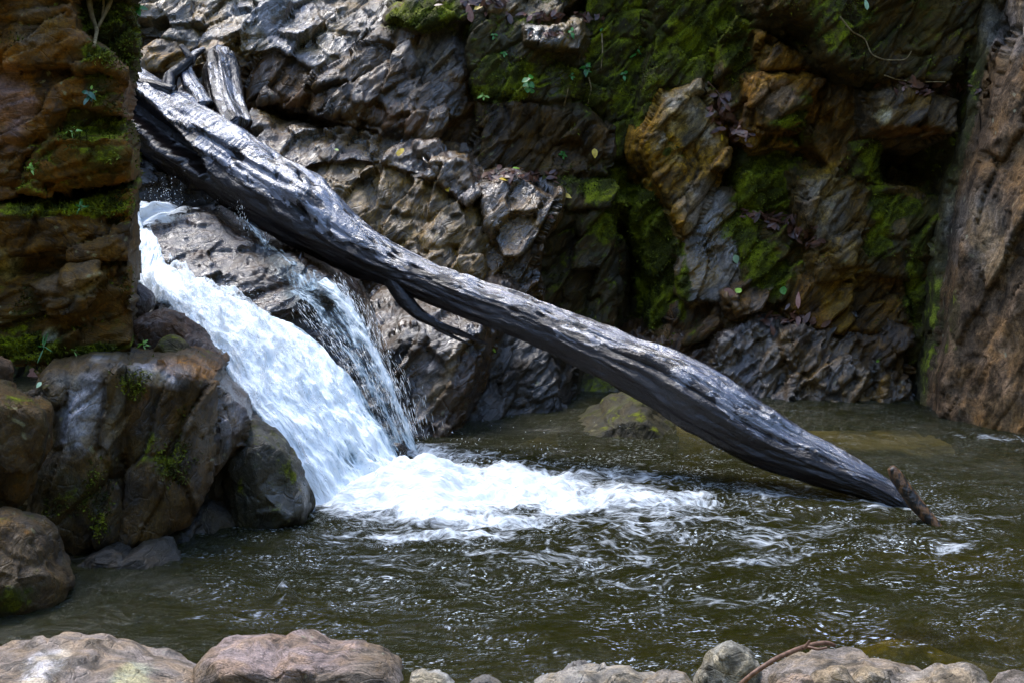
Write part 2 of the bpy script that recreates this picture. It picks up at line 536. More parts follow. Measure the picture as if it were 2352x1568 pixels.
class Stone(Relief):
    """a closed boulder: an outline swelled to a real thickness front and back"""
    def __init__(s, name, outline, Y, thick, mat, tint, moss=0.0, wet=0.2, ochre=0.0, n=120, rings=46, seed=1, power=3.0,
                 cuts=14, cut=0.74, a_big=0.12, a_fac=0.05, a_fine=0.02, lean=0.0, back=0.8, freq=1.0):
        rnd = random.Random(seed)
        pts = [at(u, v, Y) for (u, v) in outline]
        P = np.array([(p.x, p.z) for p in pts])
        c = P.mean(0)
        # resample the outline smoothly by angle
        ang = np.arctan2(P[:, 1] - c[1], P[:, 0] - c[0])
        o = np.argsort(ang)
        ang, P = ang[o], P[o]
        rad = np.linalg.norm(P - c, axis=1)
        A = np.linspace(-math.pi, math.pi, n, endpoint=False)
        ae = np.concatenate([ang - 2 * math.pi, ang, ang + 2 * math.pi])
        re = np.concatenate([rad, rad, rad])
        R = np.interp(A, ae, re)
        for _ in range(2):
            R = 0.25 * np.roll(R, 1) + 0.5 * R + 0.25 * np.roll(R, -1)
        size = R.mean()
        S = np.sin(np.linspace(0, math.pi / 2, rings))
        V = []
        for side in (-1, 1):
            ss = S if side < 0 else S[::-1][1:]
            for k in ss:
                h = thick * max(0.0, 1 - k ** power) ** (1 / power) * (1 if side < 0 else back)
                x = c[0] + k * R * np.cos(A)
                z = c[1] + k * R * np.sin(A)
                y = np.full(n, Y + side * h)
                V.append(np.stack([x, y, z], 1))
        nr = len(V)
        V = np.concatenate(V)
        ctr = np.array([c[0], Y, c[1]])
        q = V - ctr
        q[:, 1] += lean * q[:, 2]
        sc3 = np.array([size, thick, size])
        for i in range(cuts):                     # flat broken faces
            nv = np.array([rnd.uniform(-1, 1), rnd.uniform(-1.0, 0.15), rnd.uniform(-0.4, 1)])
            nv /= np.linalg.norm(nv)
            ext = (q @ nv).max()
            lim = ext * rnd.uniform(cut, 0.97)
            over = np.maximum(0, q @ nv - lim)
            q -= nv * over[:, None] * 0.9
        V = q + ctr
        Q = grid_quads(nr, n, wrap=True)
        N = vert_normals(V, Q)
        outw = ((V - ctr) * N).sum(1).mean()
        if outw < 0:
            N = -N
            Q = Q[:, ::-1].copy()
        f = freq / size
        disp = size * (a_big * fbm(V * 1.3 * f, 4, seed + 3) + a_fac * facets(V * 2.3 * f + fbm(V * 3 * f, 3, seed)[:, None] * 0.3, seed + 5)
                       + a_fine * fbm(V * 9 * f, 4, seed + 9))
        V = V + N * disp[:, None]
        s.name, s.V, s.Q, s.mat = name, V, Q, mat
        s.tint = np.tile(np.array(tint, float), (len(V), 1))
        s.mask = np.tile(np.array([moss, wet, ochre], float), (len(V), 1))
        s.bvh = BVHTree.FromPolygons([tuple(x) for x in V], [tuple(x) for x in Q.tolist()])

# ------------------------------------------------------------------ the ground: stream bed, bank and unseen slopes that block low sky light
def sstep(x, a, b):
    t = np.clip((x - a) / (b - a), 0, 1)
    return t * t * (3 - 2 * t)

def bed_height(x, y):
    p = np.stack([x, y, np.zeros_like(x)], 1)
    z = -0.62 + 0.10 * fbm(p * 0.9, 4, 5) + 0.03 * fbm(p * 4.0, 3, 8)
    def mound(u, v, ru, rv, h):
        c = on_water(u, v)
        e = on_water(u, v + rv)
        sx = ru * c.y / FPX
        sy = abs(c.y - e.y)
        return h * np.exp(-(((x - c.x) / sx) ** 2 + ((y - c.y) / sy) ** 2))
    z = z + mound(2080, 1465, 480, 70, 0.60) + mound(1580, 965, 280, 44, 0.54) + mound(650, 1400, 200, 40, 0.34)
    z = z + mound(2200, 1290, 260, 45, 0.36) + mound(1300, 1480, 300, 50, 0.25) + mound(620, 1420, 700, 60, 0.15)
    bank = sstep(-y, -7.15, -6.0)
    z = z * (1 - bank) + (0.02 + 0.05 * fbm(p * 3, 3, 4)) * bank + 0.75 * sstep(-y, -6.0, -2.0)
    # unseen slopes on all sides, added to cut low sky light and darken reflections
    z = z + np.maximum(0, -y - 2.5) * 1.15 + np.maximum(0, np.abs(x) - 5.6) * 1.2 * sstep(-y, -16, -4) * 1.0
    z = z + np.maximum(0, np.abs(x) - 6.5) * 1.1 * sstep(y, 6, 9)
    z = z + np.maximum(0, y - 15.2) * 1.5
    z = z + 0.25 * fbm(p * 0.5, 4, 66) * sstep(z, 0.8, 3.0)
    return np.minimum(z, 20 + 0.0 * x)

gm, gnt = new_mat("stream_bed_and_bank")
g = NT(gnt)
pos = g.n("NewGeometry").outputs["Position"]
zz = g.n("SeparateXYZ", None, Vector=pos).outputs[2]
sand = g.mix(g.noise(pos, 6, 6.0, 0.65), (0.24, 0.18, 0.045), (0.44, 0.35, 0.09))
sand = g.mix(g.ramp(g.noise(pos, 2.3, 5.0, 0.7), 0.45, 0.6), sand, (0.06, 0.045, 0.018))
wood = g.mix(g.noise(pos, 3.0, 7.0, 0.7), (0.012, 0.022, 0.006), (0.045, 0.07, 0.018))
gc = g.mix(g.ramp(zz, 0.7, 1.6), sand, wood)
gb = g.n("Bump", None, Strength=0.8, Distance=0.05, Height=g.noise(pos, 14, 6.0, 0.65))
gp = g.n("BsdfPrincipled", None, Base_Color=gc, Roughness=0.85, Normal=gb.outputs[0])
g.n("OutputMaterial", None, Surface=gp.outputs[0])

def warped_axis(lo, a, b, hi, n_out, n_in):
    return np.concatenate([np.linspace(lo, a, n_out, endpoint=False), np.linspace(a, b, n_in, endpoint=False), np.linspace(b, hi, n_out)])
gx = warped_axis(-34, -5.5, 5.5, 34, 34, 190)
gy = warped_axis(-28, 4.5, 14, 38, 30, 170)
GX, GY = np.meshgrid(gx, gy)
GZ = bed_height(GX.ravel(), GY.ravel())
ground = make_mesh("ground", np.stack([GX.ravel(), GY.ravel(), GZ], 1), grid_quads(len(gy), len(gx)), gm, origin=False)
tag(ground, "brown stony stream bed and bank rising into added unseen light-blocking slopes", "ground", kind="structure")

# ------------------------------------------------------------------ the back cliff
B = Block
GREY = (0.33, 0.33, 0.36); LAV = (0.30, 0.29, 0.34); TAN = (0.36, 0.28, 0.17); BROWN = (0.15, 0.10, 0.05)
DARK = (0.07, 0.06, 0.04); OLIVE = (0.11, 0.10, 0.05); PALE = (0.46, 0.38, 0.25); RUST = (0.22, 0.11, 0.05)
cliff_blocks = [
    # upper left slab, leaning back to the light
    B([(150, -420), (760, -420), (1010, -320), (1000, -40), (900, 50), (820, 120), (720, 165), (620, 120), (545, 140), (520, 110), (320, 90), (150, 120)], 13.6, 0.10, 1.15, 0.12, GREY, 0.0, 0.75, 0.0),
    B([(150, 60), (400, 55), (520, 100), (545, 160), (420, 160), (150, 170)], 13.0, 0.0, 0.9, 0.06, TAN, 0.0, 0.5, 0.15),
    B([(150, 130), (420, 130), (470, 160), (440, 230), (330, 250), (150, 240)], 12.9, 0.0, 0.7, 0.06, BROWN, 0.0, 0.8, 0.2),
    B([(1000, -420), (1360, -420), (1340, -40), (1280, 40), (1090, 40), (960, 60), (900, 30), (960, -60)], 13.4, 0.05, 0.9, 0.1, GREY, 0.35, 0.5, 0.0),
    # brown bulge under it
    B([(545, 160), (620, 115), (720, 165), (800, 140), (830, 250), (700, 262), (620, 250), (550, 245)], 12.95, 0.0, 0.35, 0.12, BROWN, 0.05, 0.6, 0.25),
    B([(715, 165), (830, 105), (910, 45), (1060, 50), (1082, 180), (1060, 270), (990, 322), (900, 312), (800, 285), (700, 262)], 12.85, 0.12, 0.45, 0.16, (0.17, 0.13, 0.09), 0.1, 0.7, 0.12),
    B([(740, 255), (820, 250), (990, 325), (1020, 250), (1080, 230), (1085, 345), (960, 335), (800, 305)], 13.0, 0.0, -0.2, 0.08, BROWN, 0.0, 0.5, 0.35),
    # wet ledge
    B([(545, 235), (640, 300), (790, 288), (980, 328), (1085, 355), (1100, 440), (1000, 410), (860, 372), (740, 372), (640, 420), (560, 400)], 12.5, 0.02, 1.4, 0.07, LAV, 0.0, 1.0, 0.0),
    # banded dome
    B([(670, 420), (745, 358), (880, 350), (985, 378), (1065, 420), (1110, 475), (1120, 570), (1100, 660), (960, 640), (860, 560), (740, 500)], 12.15, 0.05, 0.9, 0.22, (0.27, 0.23, 0.16), 0.0, 0.55, 0.0),
    B([(985, 360), (1085, 370), (1105, 450), (1085, 470), (1030, 430)], 12.25, 0.1, 0.9, 0.05, LAV, 0.0, 1.0, 0.0),
    # glistening broken block
    B([(1105, 432), (1180, 412), (1275, 450), (1262, 500), (1200, 590), (1150, 590), (1120, 520)], 12.1, -0.1, 0.75, 0.05, (0.27, 0.25, 0.26), 0.0, 1.0, 0.0),
    B([(1105, 540), (1150, 590), (1200, 585), (1240, 520), (1225, 600), (1180, 690), (1120, 680)], 12.05, 0.1, 0.4, 0.05, (0.24, 0.2, 0.17), 0.0, 1.0, 0.05),
    B([(1180, 640), (1235, 600), (1225, 720), (1190, 730)], 12.0, 0.2, 0.3, 0.04, BROWN, 0.0, 1.0, 0.0),
    # mossy wall in the middle
    B([(1088, 40), (1200, 30), (1330, 60), (1345, 150), (1325, 235), (1092, 228), (1080, 120)], 12.9, 0.05, 0.25, 0.08, OLIVE, 0.45, 0.2, 0.0),
    B([(1200, 55), (1330, 45), (1350, 75), (1330, 120), (1210, 95)], 12.75, 0.0, 0.7, 0.05, (0.2, 0.19, 0.17), 0.2, 0.5, 0.0),
    B([(1090, 232), (1200, 230), (1320, 240), (1405, 300), (1410, 400), (1310, 412), (1110, 405), (1088, 330)], 12.75, 0.0, 0.2, 0.1, (0.12, 0.095, 0.055), 0.22, 0.2, 0.0),
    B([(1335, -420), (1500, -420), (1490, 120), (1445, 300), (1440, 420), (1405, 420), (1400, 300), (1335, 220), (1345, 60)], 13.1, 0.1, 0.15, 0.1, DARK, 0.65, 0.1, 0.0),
    B([(1095, 405), (1260, 400), (1420, 410), (1445, 470), (1300, 480), (1260, 450), (1180, 415)], 12.6, 0.0, 0.9, 0.06, (0.1, 0.08, 0.05), 0.45, 0.1, 0.0),
    B([(1250, 470), (1432, 460), (1420, 620), (1425, 800), (1180, 760), (1230, 620)], 12.5, 0.1, 0.1, 0.14, (0.09, 0.075, 0.05), 0.4, 0.15, 0.0),
    # right hand cliff
    B([(1470, -420), (1780, -420), (1765, -20), (1752, 60), (1740, 170), (1690, 200), (1640, 255), (1590, 205), (1520, 205), (1480, 290), (1455, 300), (1490, 120)], 12.9, -0.05, 0.2, 0.1, OLIVE, 0.6, 0.1, 0.0),
    B([(1640, 60), (1752, 30), (1755, 180), (1725, 290), (1660, 260), (1640, 200)], 12.7, -0.1, 0.2, 0.06, (0.26, 0.22, 0.15), 0.4, 0.1, 0.0),
    B([(1475, 310), (1530, 215), (1605, 205), (1650, 270), (1662, 340), (1640, 430), (1600, 530), (1560, 560), (1515, 430)], 12.5, 0.15, 0.25, 0.07, PALE, 0.05, 0.1, 0.0),
    B([(1535, 570), (1620, 440), (1705, 450), (1710, 560), (1690, 690), (1600, 720), (1565, 690)], 12.4, 0.1, 0.35, 0.07, GREY, 0.15, 0.7, 0.0),
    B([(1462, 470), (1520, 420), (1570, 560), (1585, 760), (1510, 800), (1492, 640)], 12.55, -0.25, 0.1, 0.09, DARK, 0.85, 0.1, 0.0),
    B([(1722, 185), (1800, 165), (1900, 172), (1872, 285), (1820, 305), (1728, 290)], 12.3, -0.15, 0.2, 0.06, (0.38, 0.29, 0.21), 0.1, 0.1, 0.0),
    B([(1700, 300), (1830, 312), (1850, 340), (1720, 350)], 12.5, 0.0, 0.5, 0.05, TAN, 0.3, 0.1, 0.2),
    B([(1752, 75), (1800, 110), (1890, 125), (1895, 150), (1760, 152)], 12.45, 0.0, 0.2, 0.04, (0.3, 0.24, 0.16), 0.1, 0.1, 0.0),
    B([(1760, -420), (2290, -420), (2270, 0), (2235, 150), (2190, 204), (2100, 198), (2020, 184), (1900, 122), (1880, 60), (1770, 20)], 11.95, -0.03, 0.15, 0.12, (0.13, 0.11, 0.06), 0.38, 0.05, 0.0),
    B([(1885, 195), (2015, 178), (2030, 225), (2005, 310), (1995, 420), (1910, 395), (1872, 330), (1862, 240)], 12.3, -0.05, 0.15, 0.08, (0.2, 0.15, 0.09), 0.25, 0.1, 0.15),
    B([(2002, 220), (2045, 192), (2160, 196), (2212, 228), (2205, 305), (2130, 325), (2075, 322), (2018, 300)], 11.85, 0.02, 0.35, 0.1, (0.19, 0.175, 0.16), 0.08, 0.2, 0.1),
    B([(1960, 330), (2025, 310), (2035, 400), (2030, 425), (1970, 415)], 12.15, 0.2, 0.1, 0.06, OLIVE, 0.45, 0.1, 0.05),
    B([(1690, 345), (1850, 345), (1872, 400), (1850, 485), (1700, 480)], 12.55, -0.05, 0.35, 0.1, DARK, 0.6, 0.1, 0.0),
    B([(1850, 400), (1915, 402), (1990, 425), (2140, 440), (2150, 640), (2000, 640), (1880, 660), (1860, 560)], 12.05, 0.0, 0.15, 0.07, (0.21, 0.18, 0.13), 0.28, 0.15, 0.0),
    B([(1700, 490), (1850, 485), (1870, 560), (1850, 650), (1790, 710), (1700, 680)], 12.3, 0.0, 0.4, 0.08, (0.2, 0.17, 0.11), 0.45, 0.1, 0.0),
    B([(1905, 560), (1960, 535), (1982, 560), (1960, 610), (1925, 615)], 11.9, 0.0, 0.3, 0.05, (0.25, 0.25, 0.25), 0.0, 0.2, 0.0),
    B([(1840, 645), (1940, 640), (2070, 620), (2080, 770), (1900, 770), (1825, 720)], 12.05, 0.0, 0.15, 0.07, (0.24, 0.17, 0.085), 0.2, 0.1, 0.05),
    B([(1570, 700), (1700, 670), (1790, 710), (1830, 760), (1700, 780), (1520, 790)], 12.3, 0.0, 0.6, 0.07, BROWN, 0.35, 0.2, 0.05),
    B([(1660, 680), (1720, 645), (1785, 660), (1760, 720), (1690, 740)], 12.1, 0.0, 0.4, 0.08, (0.24, 0.2, 0.17), 0.05, 0.4, 0.05),
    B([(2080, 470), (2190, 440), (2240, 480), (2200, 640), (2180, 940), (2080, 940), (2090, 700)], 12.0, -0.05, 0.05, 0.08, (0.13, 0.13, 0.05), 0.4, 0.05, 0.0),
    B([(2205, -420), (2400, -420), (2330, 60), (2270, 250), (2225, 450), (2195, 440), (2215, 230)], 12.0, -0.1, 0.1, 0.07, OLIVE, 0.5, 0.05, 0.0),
    # beyond the picture on either side
    B([(-900, -420), (140, -420), (150, 700), (-900, 700)], 13.2, 0.1, 0.4, 0.2, BROWN, 0.3, 0.3, 0.0),
    B([(2400, -420), (3300, -420), (3300, 1100), (2200, 1100)], 12.0, -0.3, 0.1, 0.2, BROWN, 0.2, 0.1, 0.0),
]
for b_ in cliff_blocks:
    b_.Y += 0.9
def cliff_base(X, Z):
    y = 14.65 + 0.35 * (Z - 1.0) - 0.6 * sstep(-Z, -1.6, 0.2)
    y = y + 1.3 * np.exp(-((X - 1.05) / 0.14) ** 2) * sstep(-Z, -2.4, -1.6)
    return y + 0.5 * np.maximum(0, Z - 3.4)
cliff = Relief("cliff", cliff_blocks, -6.6, 6.4, -0.45, 4.9, 0.0135, 99, MAT_CLIFF, base=cliff_base, steep=5.0, dye=(0.90, 0.71, 0.46), warp=0.07, dip=52,
               a_big=0.06, a_fac=0.12, a_fac2=0.028, a_strata=0.02, seed=3, base_moss=0.45)
for a in [  # moss on the cliff
    (1000, 40, 90, 40, .6), (930, 50, 60, 25, .5), (1180, 170, 80, 40, .4), (1140, 215, 60, 14, .7), (1420, 440, 70, 60, .6), (1400, 520, 60, 40, .7),
    (1540, 330, 25, 30, .6), (1560, 350, 40, 14, .6), (1520, 600, 40, 100, .6), (1570, 660, 16, 80, .6), (1740, 440, 60, 50, .6), (1770, 410, 40, 60, .6),
    (1690, 520, 40, 50, .7), (1800, 270, 45, 30, .7), (1830, 250, 40, 50, .5), (2010, 380, 30, 45, .5), (2030, 520, 30, 90, .6), (2050, 480, 40, 30, .5),
    (1740, 590, 40, 40, .6), (1760, 640, 50, 30, .6), (2000, 560, 26, 60, .5), (1610, 110, 60, 70, .5), (1690, 100, 30, 90, .5), (1950, 60, 120, 70, .3), (2100, 640, 24, 120, .5),
    (1850, 320, 30, 30, .5), (1480, 500, 40, 60, .5), (1370, 430, 60, 30, .5), (1320, 200, 60, 90, .3)]:
    cliff.paint('moss', *a)
for a in [(2060, 300, 50, 22, .8), (2140, 310, 40, 26, .8), (1960, 330, 40, 30, .4), (690, 230, 60, 20, .6), (930, 280, 70, 30, .5), (860, 250, 60, 40, .4), (1740, 250, 20, 30, .5)]:
    cliff.paint('ochre', *a)
for a in [(1590, 270, 55, 75, .9, -30, (0.55, 0.47, 0.35)), (1610, 470, 40, 60, .6, -30, (0.4, 0.37, 0.33)), (1880, 470, 20, 80, .8, -20, (0.46, 0.36, 0.22)), (1780, 225, 40, 40, .6, -20, (0.5, 0.38, 0.28)),
          (2030, 265, 14, 20, .8, 0, (0.5, 0.47, 0.38)), (1900, 470, 50, 60, .5, 0, (0.27, 0.25, 0.21)), (1950, 690, 60, 60, .6, 0, (0.28, 0.2, 0.1)),
          (1010, 130, 60, 40, .6, 0, (0.3, 0.28, 0.27)), (640, 60, 120, 60, .5, -30, (0.36, 0.35, 0.36)), (1450, 690, 20, 30, .5, 0, (0.1, 0.1, 0.08))]:
    cliff.paint('bare', *a[:5], rot=a[5], val=a[6])
for a in [(1640, 560, 60, 80, .6), (640, 80, 200, 70, .4), (1250, 80, 50, 30, .5), (1280, 180, 20, 50, .7), (1950, 570, 40, 40, .3)]:
    cliff.paint('wet', *a)
cliff.mask[:, 1] = np.clip(cliff.mask[:, 1] * 0.9 + 0.06, 0, 1.1)
tag(cliff.build(), "tall fractured brown and grey cliff with green moss behind the pool", "cliff", kind="structure")

# ------------------------------------------------------------------ rocks at the foot of the cliff and under the log
ledge = Relief("rock_ledge", [
    B([(1470, 800), (1560, 775), (1640, 765), (1700, 780), (1690, 840), (1660, 900), (1540, 900), (1470, 870)], 13.13, 0.0, 0.7, 0.08, (0.2, 0.12, 0.05), 0.1, 0.6, 0.15),
    B([(1640, 790), (1700, 755), (1760, 745), (1830, 760), (1840, 830), (1800, 930), (1660, 930), (1650, 850)], 12.88, 0.05, 0.7, 0.06, GREY, 0.0, 0.8, 0.0),
    B([(1800, 760), (1880, 735), (1960, 725), (2000, 760), (1985, 820), (1950, 940), (1800, 940)], 12.83, 0.0, 0.6, 0.06, (0.29, 0.26, 0.23), 0.0, 0.6, 0.0),
    B([(1960, 760), (2030, 740), (2075, 750), (2085, 850), (2090, 940), (1940, 940), (1950, 850)], 12.78, -0.1, 0.5, 0.06, (0.25, 0.2, 0.15), 0.0, 0.4, 0.05),
    B([(1850, 840), (1960, 830), (2020, 850), (2100, 870), (2120, 950), (1800, 950)], 12.65, 0.0, 0.9, 0.06, (0.3, 0.27, 0.23), 0.0, 0.7, 0.0),
    B([(1930, 880), (1990, 845), (2030, 860), (2010, 950), (1920, 950)], 12.55, 0.0, 0.4, 0.04, (0.36, 0.3, 0.2), 0.0, 0.5, 0.0),
], 0.7, 3.7, -0.35, 1.2, 0.013, 13.9, MAT_CLIFF, steep=4.0, dye=(0.62, 0.51, 0.40), warp=0.07, warpf=4, a_big=0.08, a_fac=0.10, a_fac2=0.04, a_strata=0.03, facet=(4, 4, 4), seed=21)
tag(ledge.build(), "jagged wet grey and brown rock ledge along the far waterline, right of the log", "rock")

under = Relief("sloping_rock", [
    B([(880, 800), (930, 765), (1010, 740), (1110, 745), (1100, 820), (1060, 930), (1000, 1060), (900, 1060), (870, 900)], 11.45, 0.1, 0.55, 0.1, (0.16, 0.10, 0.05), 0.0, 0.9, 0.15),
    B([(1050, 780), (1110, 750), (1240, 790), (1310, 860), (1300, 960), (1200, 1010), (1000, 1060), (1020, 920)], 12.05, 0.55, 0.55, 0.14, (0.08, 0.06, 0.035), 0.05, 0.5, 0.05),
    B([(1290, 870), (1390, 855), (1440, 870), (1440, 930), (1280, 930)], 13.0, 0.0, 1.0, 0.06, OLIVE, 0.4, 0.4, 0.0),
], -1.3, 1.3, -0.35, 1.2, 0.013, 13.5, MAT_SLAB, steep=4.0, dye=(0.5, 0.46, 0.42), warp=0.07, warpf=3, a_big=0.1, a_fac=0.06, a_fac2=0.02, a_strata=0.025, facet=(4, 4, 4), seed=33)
for a in [(1010, 850, 30, 90, .7, -28, (0.34, 0.3, 0.27)), (1060, 790, 30, 30, .5, 0, (0.3, 0.22, 0.12))]:
    under.paint('bare', *a[:5], rot=a[5], val=a[6])
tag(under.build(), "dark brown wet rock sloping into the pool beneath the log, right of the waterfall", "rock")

spur = Stone("low_spur_rock", [(1275, 1000), (1330, 975), (1380, 948), (1425, 925), (1480, 918), (1545, 940), (1550, 1005), (1420, 1015)], 11.75, 0.6, MAT_BOULDER,
             (0.055, 0.046, 0.02), 0.3, 0.2, 0.1, seed=5, lean=0.6, a_big=0.06, a_fac=0.06, cuts=5)
tag(spur.build(), "low mossy tan rock spur rising from dark water behind the log", "rock")

# ------------------------------------------------------------------ rocks in the stream
mid = Relief("midstream_rock", [
    B([(300, 560), (335, 515), (400, 494), (500, 500), (575, 545), (640, 610), (620, 700), (540, 700), (430, 665), (340, 640)], 11.25, 0.05, 1.3, 0.2, (0.17, 0.12, 0.08), 0.0, 1.0, 0.0),
    B([(450, 660), (560, 560), (680, 590), (780, 645), (770, 700), (690, 735), (590, 745)], 11.05, 0.0, 1.1, 0.14, (0.18, 0.125, 0.085), 0.0, 1.0, 0.0),
    B([(590, 720), (700, 700), (775, 640), (830, 690), (870, 800), (920, 920), (945, 1060), (860, 1060), (770, 900), (690, 790)], 10.85, 0.12, 0.65, 0.14, (0.08, 0.055, 0.04), 0.0, 1.0, 0.0),
    B([(300, 600), (420, 640), (620, 760), (760, 900), (900, 1080), (700, 1240), (500, 1000), (300, 760)], 11.0, -0.5, 0.75, 0.1, DARK, 0.0, 0.8, 0.0),
], -3.2, -0.5, -0.4, 1.9, 0.0125, 12.3, MAT_MIDROCK, kx=-0.12, yref=11.0, dye=(0.52, 0.42, 0.33), warp=0.05, warpf=3, dip=25, a_big=0.07, a_fac=0.045, a_fac2=0.015, a_strata=0.012, facet=(4, 4, 4), seed=44)
tag(mid.build(), "brown rounded rock slab wet with running water, splitting the waterfall", "rock")

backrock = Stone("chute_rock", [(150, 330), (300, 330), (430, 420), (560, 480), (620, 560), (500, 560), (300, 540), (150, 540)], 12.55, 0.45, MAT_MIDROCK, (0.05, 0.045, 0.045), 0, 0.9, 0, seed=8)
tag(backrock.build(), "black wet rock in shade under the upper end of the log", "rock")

# ------------------------------------------------------------------ left bank
PB = (0.20, 0.14, 0.10)
pillar = Relief("rock_pillar", [
    B([(-700, -420), (160, -420), (180, -40), (172, 60), (230, 110), (290, 160), (298, 200), (296, 275), (240, 268), (170, 250), (150, 300), (70, 370), (40, 460), (-700, 490)], 9.15, 0.05, 0.12, 0.10, (0.21, 0.15, 0.10), 0.25, 0.15, 0.15),
    B([(150, -420), (321, -420), (312, 40), (304, 190), (285, 150), (230, 105), (165, 60)], 9.75, 0.0, 0.05, 0.05, (0.08, 0.07, 0.04), 0.55, 0.05, 0.0),
    B([(168, 245), (240, 262), (292, 280), (292, 318), (200, 312), (150, 310)], 9.2, 0.0, 0.3, 0.06, (0.11, 0.09, 0.05), 0.5, 0.05, 0.15),
    B([(40, 450), (70, 385), (110, 318), (180, 302), (291, 312), (294, 405), (250, 425), (180, 440), (100, 458)], 9.0, 0.05, 0.05, 0.10, (0.2, 0.14, 0.07), 0.4, 0.05, 0.36),
    B([(-700, 455), (100, 470), (200, 450), (298, 425), (304, 520), (-700, 540)], 9.12, 0.0, 0.5, 0.06, (0.14, 0.10, 0.05), 0.45, 0.05, 0.3),
    B([(-700, 500), (110, 488), (250, 500), (304, 515), (304, 600), (200, 610), (-700, 600)], 8.95, 0.0, 0.2, 0.08, (0.16, 0.13, 0.10), 0.15, 0.1, 0.1),
    B([(-700, 590), (100, 600), (240, 595), (304, 610), (304, 700), (302, 810), (150, 830), (-700, 860)], 8.98, 0.03, 0.15, 0.12, (0.13, 0.105, 0.07), 0.25, 0.1, 0.12),
    B([(70, 660), (160, 610), (230, 610), (250, 660), (200, 720), (100, 730)], 8.86, 0.0, 0.35, 0.08, (0.17, 0.15, 0.13), 0.0, 0.15, 0.0),
], -5.2, -1.9, 0.55, 3.9, 0.0115, 10.6, MAT_PILLAR, kx=-0.245, yref=9.0, dye=(0.80, 0.62, 0.40), warp=0.05, warpf=3.0, dip=15, a_big=0.07, a_fac=0.085, a_fac2=0.022, a_strata=0.01, facet=(3.4, 3.4, 3.4), seed=55)
for a in [(160, 480, 120, 14, .7), (220, 120, 60, 24, .5), (230, 220, 50, 60, .4), (240, 360, 60, 40, .4), (100, 800, 120, 22, .8), (240, 800, 70, 16, .8), (40, 740, 60, 60, .3), (190, 300, 50, 10, .5)]:
    pillar.paint('moss', *a)
for a in [(130, 230, 40, 60, .4), (140, 320, 30, 30, .35), (110, 390, 50, 50, .3), (290, 450, 24, 60, .7), (230, 730, 70, 50, .4), (30, 400, 60, 80, .3), (300, 330, 12, 60, .5)]:
    pillar.paint('ochre', *a)
for a in [(20, 240, 50, 100, .7, 0, (0.34, 0.23, 0.19)), (90, 60, 70, 40, .4, 0, (0.22, 0.2, 0.15)), (20, 600, 30, 40, .7, 0, (0.4, 0.38, 0.28)), (200, 655, 40, 12, .6, 35, (0.3, 0.27, 0.22)), (120, 770, 14, 16, .8, 0, (0.4, 0.4, 0.3))]:
    pillar.paint('bare', *a[:5], rot=a[5], val=a[6])
tag(pillar.build(), "tall dark rock pillar with orange crust and moss at the left edge, beside the falls", "rock")

lower = Relief("ledge_boulder", [
    B([(60, 900), (100, 842), (180, 822), (280, 826), (285, 960), (272, 1100), (270, 1250), (170, 1290), (60, 1200), (20, 1100), (100, 980)], 8.35, 0.15, 0.12, 0.13, (0.13, 0.105, 0.06), 0.15, 0.35, 0.15),
    B([(275, 830), (340, 826), (440, 838), (500, 872), (505, 960), (480, 1100), (430, 1215), (330, 1270), (268, 1270), (280, 1060)], 8.5, 0.35, 0.15, 0.13, (0.14, 0.105, 0.06), 0.15, 0.35, 0.12),
    B([(470, 890), (505, 885), (562, 932), (572, 962), (552, 1030), (480, 1100), (440, 1120), (455, 980)], 8.85, 0.4, 0.2, 0.09, (0.12, 0.09, 0.07), 0.0, 0.7, 0.0),
    B([(410, 1210), (450, 1100), (540, 1030), (570, 960), (600, 980), (560, 1080), (520, 1160), (500, 1260), (400, 1280)], 9.05, 0.2, 0.3, 0.1, (0.07, 0.055, 0.04), 0.0, 0.7, 0.0),
    B([(60, 835), (160, 800), (330, 800), (450, 815), (500, 850), (490, 890), (280, 850), (90, 870)], 8.9, 0.1, 3.0, 0.05, (0.2, 0.13, 0.08), 0.25, 0.2, 0.1),
    B([(120, 1290), (280, 1262), (440, 1200), (475, 1250), (400, 1330), (180, 1400)], 8.5, 0.3, 0.6, 0.1, (0.06, 0.045, 0.03), 0.0, 0.8, 0.0),
], -3.9, -1.0, -0.45, 1.35, 0.0105, 10.0, MAT_BOULDER, kx=-0.17, kz=-0.1, yref=8.8, dye=(0.80, 0.65, 0.40), warp=0.045, warpf=3.0, dip=70, a_big=0.09, a_fac=0.075, a_fac2=0.016, a_strata=0.008, facet=(2.6, 2.6, 2.6), seed=66)
for a in [(190, 935, 34, 100, 1.0, -14, (0.6, 0.58, 0.58)), (205, 880, 36, 36, .6, 0, (0.3, 0.28, 0.26)), (380, 865, 50, 20, .9, -20, (0.40, 0.37, 0.36)), (440, 850, 60, 16, .8, -15, (0.42, 0.24, 0.13)), (280, 900, 10, 80, .6, -20, (0.32, 0.29, 0.24)),
          (160, 870, 40, 12, .6, 0, (0.2, 0.2, 0.19)), (530, 970, 22, 40, .6, -20, (0.3, 0.26, 0.25)), (260, 1000, 8, 46, .8, -38, (0.34, 0.3, 0.25))]:
    lower.paint('bare', *a[:5], rot=a[5], val=a[6])
for a in [(300, 880, 60, 30, .4), (380, 1000, 80, 120, .35), (150, 1120, 80, 80, .35), (230, 1180, 30, 60, .4)]:
    lower.paint('moss', *a)
for a in [(320, 910, 30, 60, .35), (250, 1130, 40, 90, .3), (120, 1150, 50, 60, .3)]:
    lower.paint('ochre', *a)
for a in [(190, 935, 40, 110, .3), (380, 865, 60, 22, .6), (500, 960, 60, 80, .4)]:
    lower.paint('wet', *a)
tag(lower.build(), "massive smooth olive brown boulder with a pale bare streak, below the left pillar", "boulder")

def stone(*a, label, **k):
    st = Stone(*a, **k)
    ob = st.build()
    tag(ob, label, "rock")
    return st

